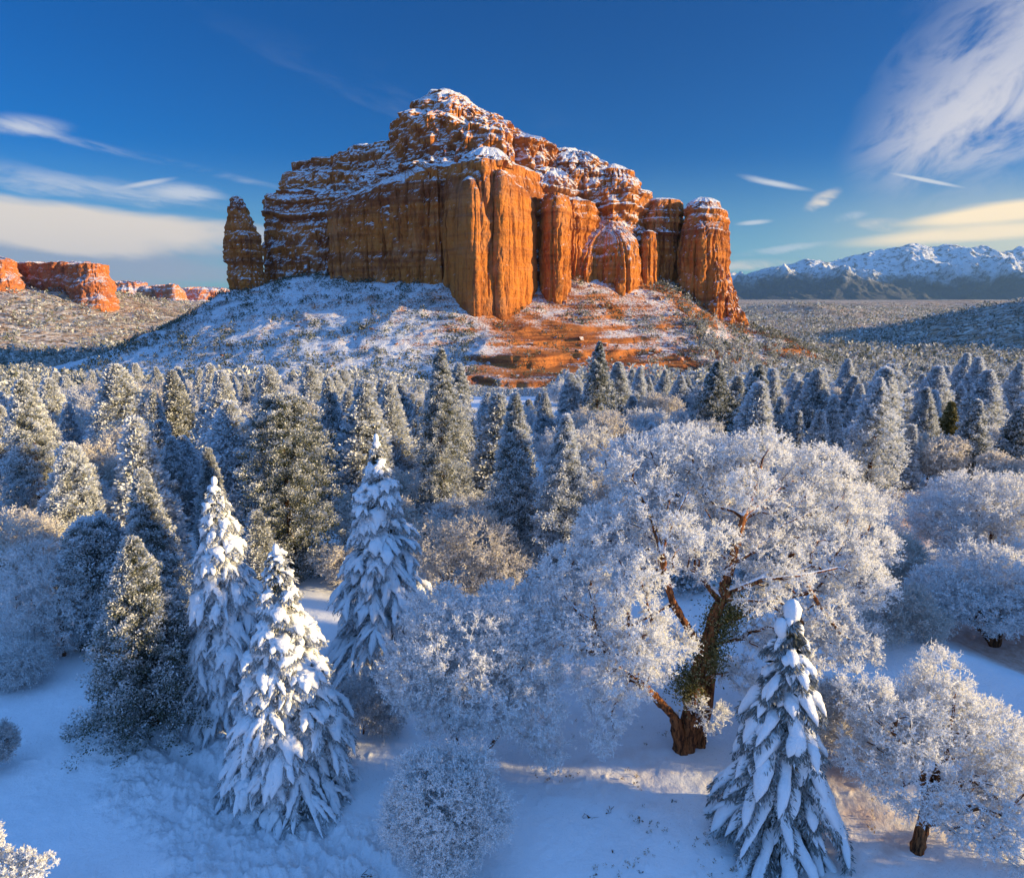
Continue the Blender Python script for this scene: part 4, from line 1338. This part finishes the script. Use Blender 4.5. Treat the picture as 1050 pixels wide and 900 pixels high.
def bush(name, label, px, pyb, lobe_px, stems_px=None, cat='tree', group=None, seed=0, **kw):
    b = foot(px, pyb)
    lb = [lob(l[0], l[1], l[2], l[3], b, rz=(l[4] if len(l) > 4 else None)) for l in lobe_px]
    st = [[(0, 0, -0.2)] + [rel(q[0], q[1], q[2], b) for q in s_] for s_ in (stems_px or [[(lobe_px[0][0], lobe_px[0][1] + 8, lobe_px[0][2] * 0.5)]])]
    parts = rimed_tree(seed, lb, st, **kw)
    return put(name, parts, b, label=label, cat=cat, group=group)


bush('rimed_tree', 'round crowned rimed tree with drooping twigs between the draped spruce and the bare snow', 478, 800,
     [(478, 665, 1.0, 58), (430, 690, 0.6, 42), (540, 690, 0.6, 36), (500, 710, -0.4, 46), (545, 730, -0.4, 34), (460, 720, 0, 40), (520, 640, 1.8, 46), (450, 635, 1.8, 36), (560, 765, -0.6, 20)],
     [[(470, 770, 0.1), (462, 740, 0.2), (450, 700, 0.4)], [(500, 770, 0), (520, 740, 0)]], seed=211, N=1800, twigs=8, sub=10, tl=0.40, fl=0.10, fw=0.021, trunk_r=0.14, frost=0.86)
bush('rimed_bush', 'dense round rime covered bush low in the middle front', 455, 893,
     [(455, 815, 0.2, 50), (425, 840, 0.1, 36), (490, 835, 0.1, 36), (455, 870, -0.4, 40), (480, 790, 0.6, 28), (430, 800, 0.5, 28)], seed=212, cat='bush', N=1300, twigs=9, sub=11, tl=0.38, fl=0.075, fw=0.017, trunk_r=0.07, frost=0.84, r_tip=0.006)
bush('rimed_tree', 'rimed tree with an orange lit trunk and dark forking limbs at the lower right', 940, 872,
     [(960, 730, 1.2, 44), (1010, 760, 0.8, 48), (920, 745, 0.6, 42), (895, 775, 0.2, 36), (1035, 800, 0.2, 40), (940, 800, -0.4, 40), (1000, 830, -0.8, 44), (885, 710, 0.8, 26), (1050, 860, -0.8, 36), (965, 690, 1.8, 26)],
     [[(946, 845, 0), (950, 815, 0.1), (962, 790, 0.3), (980, 755, 0.6)], [(950, 820, 0.1), (944, 780, 0.3), (915, 750, 0.5)], [(962, 800, 0), (1000, 800, 0), (1030, 825, -0.2)]],
     seed=213, N=1800, twigs=7, sub=8, tl=0.36, fl=0.085, fw=0.018, trunk_r=0.23, stem_r=0.06, bark=MAT_BARK_RED, frost=0.84, r_tip=0.009)
bush('rimed_tree', 'wide rimed shrub tree with dark forked stems beside the trail on the right', 1022, 662,
     [(1010, 590, 1.0, 44, 30), (970, 605, 0.5, 34, 24), (1045, 610, 0.5, 40, 30), (1020, 625, -0.5, 40, 22), (960, 625, 0, 24, 18), (1080, 630, 0, 36, 26)],
     [[(1018, 645, 0), (1005, 628, 0)], [(1026, 645, 0), (1036, 625, 0)], [(1010, 650, 0), (990, 632, 0)]], seed=214, N=1300, twigs=7, sub=6, tl=0.50, fl=0.15, fw=0.032, trunk_r=0.2, stem_r=0.07, frost=0.8)
bush('rimed_tree', 'wide domed rimed tree at the right edge above the trail', 1005, 585,
     [(1000, 515, 1.0, 46, 30), (960, 530, 0.5, 34, 24), (1045, 520, 0.5, 44, 32), (1000, 550, -0.5, 50, 24), (1060, 555, 0, 40, 26)], seed=215, N=1300, twigs=7, sub=6, tl=0.6, fl=0.18, fw=0.036, trunk_r=0.2, frost=0.78)
bush('rimed_tree', 'thin rimed tree with dark upright stems just right of the great tree', 888, 600,
     [(885, 525, 0.5, 34, 26), (870, 545, 0, 26, 20), (905, 545, 0, 22, 20)], [[(886, 570, 0), (884, 545, 0)], [(893, 570, 0), (896, 548, 0)]], seed=216, N=500, twigs=6, sub=5, tl=0.6, fl=0.16, fw=0.03, trunk_r=0.12, frost=0.78)
bush('rimed_bush', 'round pale tan shrub right of the great tree near the trail bend', 922, 612,
     [(921, 570, 0.2, 24, 20), (905, 590, 0, 18, 14)], seed=217, cat='bush', N=420, twigs=8, sub=6, tl=0.5, fl=0.15, fw=0.028, trunk_r=0.06, frost=0.62, rime=MAT_TWIG)
bush('rimed_bush', 'low tan frosted shrub at the near side of the trail bend', 925, 660,
     [(930, 622, 0.2, 26, 18), (905, 640, 0, 24, 16), (950, 640, 0, 22, 12)], seed=218, cat='bush', N=420, twigs=8, sub=6, tl=0.5, fl=0.14, fw=0.026, trunk_r=0.06, frost=0.6, rime=MAT_TWIG)
bush('rimed_tree', 'shaded blue white rimed tree with a fine dark trunk at the left', 66, 672,
     [(50, 610, 0.4, 44), (20, 635, 0, 38), (85, 630, 0.3, 32), (15, 670, -0.5, 32), (60, 645, 0, 30), (35, 585, 1.2, 34)],
     [[(66, 650, 0), (62, 620, 0.1), (54, 595, 0.3)], [(64, 635, 0), (85, 615, 0.2)], [(62, 640, 0), (35, 620, 0)]], seed=219, N=1100, twigs=7, sub=5, tl=0.5, fl=0.13, fw=0.022, trunk_r=0.13, frost=0.72)
bush('rimed_tree', 'rimed tree with a warm sunlit crown at the left edge behind the shaded one', 20, 640,
     [(15, 560, 0.5, 40), (45, 575, 0.2, 30), (-20, 580, 0, 36)], seed=220, N=700, twigs=7, sub=6, tl=0.6, fl=0.17, fw=0.03, trunk_r=0.14, frost=0.7, rime=MAT_TWIG)
bush('rimed_bush', 'drooping frosted shrub leaning over the snow left of the clearing', 25, 703,
     [(22, 680, 0, 26, 20), (5, 690, 0, 20, 14)], seed=221, cat='bush', N=420, twigs=8, sub=5, tl=0.42, fl=0.12, fw=0.02, trunk_r=0.05, frost=0.55, down=0.4)
bush('rimed_bush', 'small dark frosted shrub at the left edge of the clearing', -8, 790,
     [(-6, 762, 0, 20, 20)], seed=222, cat='bush', N=260, twigs=8, sub=6, tl=0.26, fl=0.09, fw=0.016, trunk_r=0.04, frost=0.45)
bush('rimed_bush', 'bright sunlit frosted branch tips in the bottom left corner', 2, 965,
     [(2, 905, 0, 34, 34), (28, 890, 0, 16, 12), (-12, 860, 0.2, 14, 14), (45, 886, 0, 10, 5)], seed=223, cat='bush', N=420, twigs=8, sub=8, tl=0.17, fl=0.07, fw=0.022, trunk_r=0.05, frost=0.86)
bush('rimed_tree', 'golden lit shrubby tree between the draped spruce and the pale green conifer', 462, 605,
     [(440, 560, 0.5, 34, 26), (490, 555, 0.5, 36, 28), (520, 580, 0, 30, 22), (465, 585, 0, 34, 20)], seed=224, N=800, twigs=7, sub=6, tl=0.6, fl=0.16, fw=0.032, trunk_r=0.12, frost=0.66, rime=MAT_TWIG)
bush('rimed_bush', 'shaded frosted shrub at the foot of the tallest draped spruce', 372, 752,
     [(376, 715, 0, 24, 30), (395, 735, 0, 18, 16)], seed=225, cat='bush', N=420, twigs=7, sub=5, tl=0.34, fl=0.12, fw=0.022, trunk_r=0.05, frost=0.5)
bush('rimed_bush', 'spreading sunlit shrub of fine twigs between the young spruce and the lower right rimed tree', 868, 790,
     [(868, 730, 0.8, 40, 24), (845, 745, 0.4, 26, 20), (890, 760, 0.2, 26, 20)], seed=226, cat='bush', N=600, twigs=8, sub=5, tl=0.45, fl=0.12, fw=0.018, trunk_r=0.05, frost=0.74, rime=MAT_TWIG)

# ---- fallen log and twigs poking out of the snow
a = foot(572, 664); b = foot(640, 672)
a = np.array(a); b = np.array(b)
s = np.linspace(0, 1, 10)[:, None]
pp = (b - a)[None, :] * s
pp[:, 2] += 0.10 + 0.10 * np.sin(s[:, 0] * 5)
pp[:, 1] += 0.15 * np.sin(s[:, 0] * 9)
V, Fc = sweep(pp[None], np.array([[0.03, .16, .2, .17, .2, .22, .2, .18, .15, .03]]), np.array([[0.03, .13, .17, .15, .16, .18, .16, .15, .12, .03]]), 12, 0.5, 2)
lg = link('fallen_log', mesh_np('fallen_log', V, [Fc], MAT_BARK_RED, True), None, a.tolist())
tag(lg, 'dark fallen log topped with snow under the left boughs of the great rimed tree', 'log')


def stick(px, py, ln, seed, label):
    rng = np.random.RandomState(seed)
    f = foot(px, py)
    arms = []
    for k in range(4):
        d = unit(np.array([rng.normal() * 0.9, rng.normal() * 0.4, 0.7]))
        t = np.linspace(0, 1, 6)[:, None]
        arms.append(d * t * ln * rng.uniform(0.4, 1.0) + np.array([rng.uniform(-0.15, 0.15), 0, -0.05]) + 0.05 * np.sin(t * 6 + k) * rng.normal(size=3))
    arms = np.array(arms)
    r = np.tile(np.linspace(0.035, 0.006, 6), (4, 1))
    V, Fc = sweep(arms, r, r, 6)
    o = link('broken_twig', mesh_np('broken_twig', V, [Fc], MAT_BARK, True), None, f)
    tag(o, label, 'twig', 'dead twigs poking out of the snow')


for px, py, ln, lab in [(607, 838, 0.45, 'forked dead twig, left one of the close pair on the bare snow'), (627, 833, 0.35, 'thin dead twig, right one of the close pair on the bare snow'),
                        (691, 822, 0.3, 'short dead twig in the snow below the great rimed tree'), (628, 873, 0.14, 'tiny dark twig tip just below the close pair'), (610, 897, 0.14, 'tiny twig tip at the bottom edge below the close pair'),
                        (656, 893, 0.14, 'tiny bent twig tip near the bottom edge, right of the close pair'), (376, 897, 0.4, 'dark broken twig at the bottom edge left of the round rimed bush'), (735, 842, 0.5, 'bare dead twig just left of the young pillowed spruce')]:
    stick(px, py, ln, int(px), lab)
# ------------------------------------------------------------------ the forest behind: every conifer its own object
variants = []
specs = [('cone', 0.58, 2.2, 10.5), ('cone', 0.50, 2.5, 10.5), ('column', 0.56, 1.9, 10.5), ('column', 0.48, 2.2, 10.5), ('cone', 0.64, 2.0, 10.5), ('cone', 0.52, 2.7, 10.0), ('cone', 0.44, 2.3, 10.5), ('column', 0.62, 2.3, 10.5), ('cone', 0.55, 1.6, 11.0), ('column', 0.40, 1.7, 11.0)]
for i, (shp, fr, R_, H_) in enumerate(specs):
    variants.append((evergreen(301 + i, H_, R_, nb=260, per=150, leaf=0.21, frost=fr + 0.26, shape=shp, lump=0.46), H_, R_))
bushes = []
for i in range(3):
    rg = np.random.RandomState(60 + i)
    lb = [(rg.uniform(-1.6, 1.6), rg.uniform(-1.4, 1.4), rg.uniform(2.0, 3.6), rg.uniform(1.2, 1.9), rg.uniform(1.2, 1.9), rg.uniform(1.0, 1.5)) for _ in range(7)]
    bushes.append(rimed_tree(240 + i, lb, [[(0, 0, -0.2), (0.1, 0, 1.4), (0, 0.1, 2.4)]], N=420, twigs=8, sub=6, tl=0.6, fl=0.22, fw=0.045, trunk_r=0.13, frost=0.66, rime=MAT_TWIG if i else MAT_RIME))

taken = [(o.location.x, o.location.y, 2.6 if 'rimed' not in o.name else 3.2) for o in S.objects if o.parent is None and o.type == 'EMPTY' and o.get('category') in ('tree', 'bush')]
taken.append((bx_, by_ + 3, 7.5)); taken.append((bx_ + 4, by_ + 2, 6)); taken.append((bx_ - 4, by_ + 2, 6))
TK = np.array(taken)
rng = np.random.RandomState(12)
cands = []
Y = 44.0
while Y < 168:
    sp_ = 4.6 + Y * 0.024
    half = Y * 0.86 + 6
    x = -half + rng.uniform(0, sp_)
    while x < half:
        cands.append((x + rng.uniform(-1.4, 1.4), Y + rng.uniform(-1.6, 1.6)))
        x += sp_ * rng.uniform(0.8, 1.3)
    Y += sp_ * (1.0 + Y * 0.003)
placed = []
PX2 = PATH_XY


def to_px(x, y, z):
    v = np.array([x, y, z - HC]); f = v[1] * cos(PITCH) - v[2] * sin(PITCH); u = v[1] * sin(PITCH) + v[2] * cos(PITCH)
    return 525 + F * v[0] / f, 450 - F * u / f


def skyline(px):
    """highest the canopy reaches in the picture, by bearing"""
    return np.interp(px, [-60, 0, 60, 110, 150, 170, 230, 300, 350, 430, 520, 560, 600, 640, 700, 760, 830, 900, 960, 1000, 1110],
                     [385, 382, 378, 366, 372, 362, 368, 376, 372, 390, 399, 398, 364, 372, 378, 378, 368, 366, 356, 366, 368])


n_con = 0
for (x, y) in cands:
    z = float(gh(x, y))
    if np.any(np.hypot(TK[:, 0] - x, TK[:, 1] - y) < TK[:, 2]):
        continue
    if seg_dist(np.array([x]), np.array([y]), PX2)[0] < 3.2:
        continue
    px, pyb = to_px(x, y, z)
    if px < -70 or px > 1120:
        continue
    # hollows filled with pale deciduous brush
    brush = perlin(xyz(np.array([x / 17.0]), np.array([y / 17.0]), np.array([4.4])))[0]
    in_front = y < 62
    if in_front and 880 < px:      # shrubby clearing on the right
        if rng.uniform() < 0.45:
            continue
        kindb = True
    else:
        kindb = brush > 0.24 or (in_front and rng.uniform() < 0.35)
    hmax = P(px, skyline(px) + rng.uniform(0, 14), y)[2] - z
    if kindb:
        placed.append(('b', x, y, z, rng.uniform(0.75, 1.25), px)); continue
    h = min(hmax, rng.uniform(5.5, 14.5) * (0.92 if px < 600 else 1.0))
    if h < 4:
        continue
    placed.append(('c', x, y, z, h, px)); n_con += 1
cons = [p for p in placed if p[0] == 'c']
cons.sort(key=lambda p: -p[4] / p[2])
extra_far = cons[268:]
cons = cons[:268]


def region(px, y, what):
    side = 'left' if px < 350 else ('middle' if px < 700 else 'right')
    row = 'nearer' if y < 75 else ('mid' if y < 115 else 'far')
    return side, row


first = {}
GL = {('left', 'nearer'): 'frosted conifer among those crowding behind the foreground spruces on the left',
      ('left', 'mid'): 'frosted conifer in the thick of the left half of the forest',
      ('left', 'far'): 'sunlit topped conifer in the far rows of the forest below the shaded talus slope',
      ('middle', 'nearer'): 'frosted conifer among those crowding behind the central rimed trees',
      ('middle', 'mid'): 'frosted conifer in the thick of the middle of the forest',
      ('middle', 'far'): 'small frosted conifer in the far rows below the orange ledges of the butte',
      ('right', 'nearer'): 'frosted conifer standing close behind the big rimed crown and the right hand shrubs',
      ('right', 'mid'): 'frosted conifer in the thick of the right part of the forest',
      ('right', 'far'): 'small frosted conifer in the far rows of the forest below the mountains'}
for q, (k, x, y, z, h, px) in enumerate(cons):
    vi = rng.randint(0, len(variants))
    if variants[vi][0] is None:
        vi = 0
    parts, H_, R_ = variants[vi]
    s = h / H_
    sw = s * rng.uniform(0.9, 1.4) * (1.15 if y > 90 else 1.0)
    if s < 0.8:
        sw = max(sw, 0.9)
    side, row = region(px, y, 'c')
    gname = 'conifers of the %s forest, %s rows' % (side, row)
    lab = GL[(side, row)]
    loc = (x, y, z - 0.1); rz_ = rng.uniform(0, 6.28)
    if vi not in first:
        r = put('snowy_conifer', parts, loc, rz_, (sw, sw, s), lab, 'tree', gname)
        first[vi] = r
    else:
        r = copy_tree(first[vi], loc, rz_, (sw, sw, s), lab, gname)
    r.rotation_euler = (rng.normal() * 0.03, rng.normal() * 0.03, rz_)
fb = {}
for q, (k, x, y, z, sc_, px) in enumerate([p for p in placed if p[0] == 'b']):
    vi = rng.randint(0, 3)
    side = 'left' if px < 350 else ('middle' if px < 700 else 'right')
    lab = {'left': 'pale frosted brush tree filling a gap between conifers on the left', 'middle': 'pale frosted brush tree filling a gap between conifers in the middle', 'right': 'pale frosted brush tree among the shrubs and conifers on the right'}[side]
    gname = 'frosted brush between the conifers on the ' + side
    loc = (x, y, z - 0.1); rz_ = rng.uniform(0, 6.28); scl = (sc_ * 1.05, sc_ * 1.05, sc_ * (0.9 if y < 62 else 1.15))
    if vi not in fb:
        fb[vi] = put('frosted_shrub', bushes[vi], loc, rz_, scl, lab, 'bush', gname)
    else:
        copy_tree(fb[vi], loc, rz_, scl, lab, gname)
print('conifers', len(cons), 'of', n_con, 'brush', len(placed) - n_con)


# a stand just outside the picture on the right, whose shade falls across the clearing
for (x, y) in [(40, 13.2), (33, 14.3), (28, 15.4), (53, 21), (46, 25), (56, 28), (49, 32), (60, 35), (52, 39)]:
    vi = rng.randint(0, len(variants))
    if vi in first:
        copy_tree(first[vi], (x, y, float(gh(x, y))), rng.uniform(0, 6), (1.4, 1.4, 1.65 if x < 41 else rng.uniform(1.2, 1.45)), 'tall frosted conifer beyond the right edge of the clearing', 'stand of conifers right of the clearing')
# ---- far woods that read as one mass, and scrub over the slopes
def massed(name, xs, ys, zs, hs, ws, frost, mat, nleaf, seed, leafk=0.16, pw=0.8):
    rng = np.random.RandomState(seed)
    n = len(xs); idx = np.repeat(np.arange(n), nleaf)
    t = rng.uniform(0.02, 1, n * nleaf) ** 0.9
    a = rng.uniform(0, 2 * pi, n * nleaf)
    r = (1 - t) ** pw * (0.75 + 0.35 * rng.uniform(size=n * nleaf)) * ws[idx]
    p = np.stack([xs[idx] + np.cos(a) * r, ys[idx] + np.sin(a) * r, zs[idx] + t * hs[idx]], 1)
    d = np.stack([np.cos(a), np.sin(a), 0.6 + 0 * a], 1)
    V, Q, _ = tri_sprays(p, d, 1.0, 0.28, rng, 0.5)
    # scale leaves with the plant
    Vq = V.reshape(-1, 4, 3); Vq = p[:, None] + (Vq - p[:, None]) * (hs[idx] * leafk)[:, None, None]
    fr = np.clip(frost[idx] + 0.22 * rng.normal(size=n * nleaf) + 0.15 * (t - 0.5), 0, 1)
    me = mesh_np(name, Vq.reshape(-1, 3), [Q], mat, False, {'frost': ('FACE', fr)})
    o = link(name, me)
    tag(o, kind='stuff')
    return o


rng = np.random.RandomState(77)
n = 5200
y = 150 + 240 * rng.uniform(size=n) ** 0.8
x = (rng.uniform(-1, 1, n)) * (y * 0.86 + 8)
gz = gh(x, y); tz, _ = talus_h(x, y)
on_t = tz > gz + 0.5
z = np.maximum(gz, tz)
# the left valley floor is open; the right slope is wooded
keep = (~on_t) | ((x > 95) & (rng.uniform(size=n) < 0.75) & (tz < 8))
keep &= ~((x < -60) & (y > 235) & (rng.uniform(size=n) < 0.55))
px = 525 + F * x / (y * cos(PITCH)); 
x, y, z, px = x[keep], y[keep], z[keep], px[keep]
h = rng.uniform(4.5, 8.5, len(x)) * np.interp(y, [150, 390], [1.1, 0.8])
tz_lim = np.array([P(a_, skyline(a_), b_)[2] for a_, b_ in zip(px, y)])
h = np.where((y < 215) | ((y < 320) & (px > 400) & (px < 610)), np.minimum(h, tz_lim - z), h)
ok = h > 1.2
x, y, z, h = x[ok], y[ok], z[ok], h[ok]
if extra_far:
    ex = np.array([[p[1], p[2], p[3], p[4]] for p in extra_far])
    x = np.r_[x, ex[:, 0]]; y = np.r_[y, ex[:, 1]]; z = np.r_[z, ex[:, 2]]; h = np.r_[h, ex[:, 3]]
massed('far_woods', x, y, z - 0.2, h, h * 0.27, rng.uniform(0.35, 0.65, len(x)), MAT_NEEDLE, 90, 3)
print('far woods', len(x))
# scrub over talus and lower slopes
n = 26000
x = rng.uniform(-240, 235, n); y = rng.uniform(232, 470, n)
tz, _ = talus_h(x, y); gz = gh(x, y)
cl = perlin(xyz(x / 16, y / 16, 3.1))
kp = (tz > gz - 0.3) & (rng.uniform(size=n) < 0.42 + 0.9 * cl + 0.25 * (x > 85) - 0.35 * ((x > -20) & (x < 85) & (y < 360)))
x, y, z = x[kp], y[kp], tz[kp]
h = rng.uniform(0.7, 2.7, len(x)) * np.where(x > 90, 1.3, 1.0)
massed('slope_scrub', x, y, z - 0.1, h, h * 0.62, rng.uniform(0.0, 0.2, len(x)) + 0.2 * (x > 60), MAT_NEEDLE, 20, 4, 0.42, 0.45)
# broken blocks fallen on the slope
n = 1100
x = rng.uniform(-150, 190, n); y = rng.uniform(262, 410, n)
tz, _ = talus_h(x, y)
kp = (tz > gh(x, y) + 0.5) & (perlin(xyz(x / 22, y / 22, 5.1)) > -0.05)
x, y, z = x[kp], y[kp], tz[kp]
n = len(x)
cub = np.array([[a_, b_, c_] for a_ in (-1, 1) for b_ in (-1, 1) for c_ in (-1, 1)], float)
szs = (0.35 + 1.3 * rng.uniform(size=n) ** 4) * np.interp(x, [-20, 30], [0.6, 1])
V = cub[None] * (1 + 0.35 * rng.normal(size=(n, 8, 3)) * 0.8) * szs[:, None, None] * np.array([1, 0.8, 0.6])
an = rng.uniform(0, 6.28, n); ca, sa = np.cos(an)[:, None], np.sin(an)[:, None]
V = np.stack([V[..., 0] * ca - V[..., 1] * sa, V[..., 0] * sa + V[..., 1] * ca, V[..., 2]], -1) + np.stack([x, y, z + 0.1], -1)[:, None]
q = np.array([[0, 1, 3, 2], [4, 6, 7, 5], [0, 4, 5, 1], [2, 3, 7, 6], [0, 2, 6, 4], [1, 5, 7, 3]])
tag(link('fallen_rocks', mesh_np('fallen_rocks', V.reshape(-1, 3), [(q[None] + np.arange(n)[:, None, None] * 8).reshape(-1, 4)], MAT_SUMMIT)), kind='stuff')
# scrub far off on the hills
n = 26000
r = 330 * (2600 / 330) ** rng.uniform(size=n); a = rng.uniform(-0.80, 0.80, n)
x = r * np.sin(a); y = r * np.cos(a); z = gh(x, y); tz, _ = talus_h(x, y)
kp = (tz < z) & (perlin(xyz(x / 120, y / 120, 8.1)) > -0.35)
x, y, z, r = x[kp], y[kp], z[kp], r[kp]
h = rng.uniform(2.0, 4.5, len(x)) * np.interp(r, [330, 2600], [1, 1.6])
massed('hill_scrub', x, y, z - 0.2, h, h * 0.7, rng.uniform(0.0, 0.5, len(x)), MAT_NEEDLE, 8, 5, 0.7, 0.4)
# small dark bushes rooted on the rock tops are part of the rock's own surface

# dry grass tips and fallen crumbs of rime on the near snow
n = 900
q = [g0(a_, b_) for a_, b_ in zip(rng.uniform(380, 900, n), rng.uniform(690, 900, n))]
x = np.array([v_[0] for v_ in q]); y = np.array([v_[1] for v_ in q])
kp = perlin(xyz(x / 2.2, y / 2.2, 3.9)) > 0.22
x, y = x[kp], y[kp]; z = gh(x, y)
h = rng.uniform(0.06, 0.20, len(x))
massed('dry_grass', x, y, z - 0.01, h, h * 0.35, rng.uniform(0.0, 0.5, len(x)), MAT_TWIG, 9, 8, 0.6, 0.3)
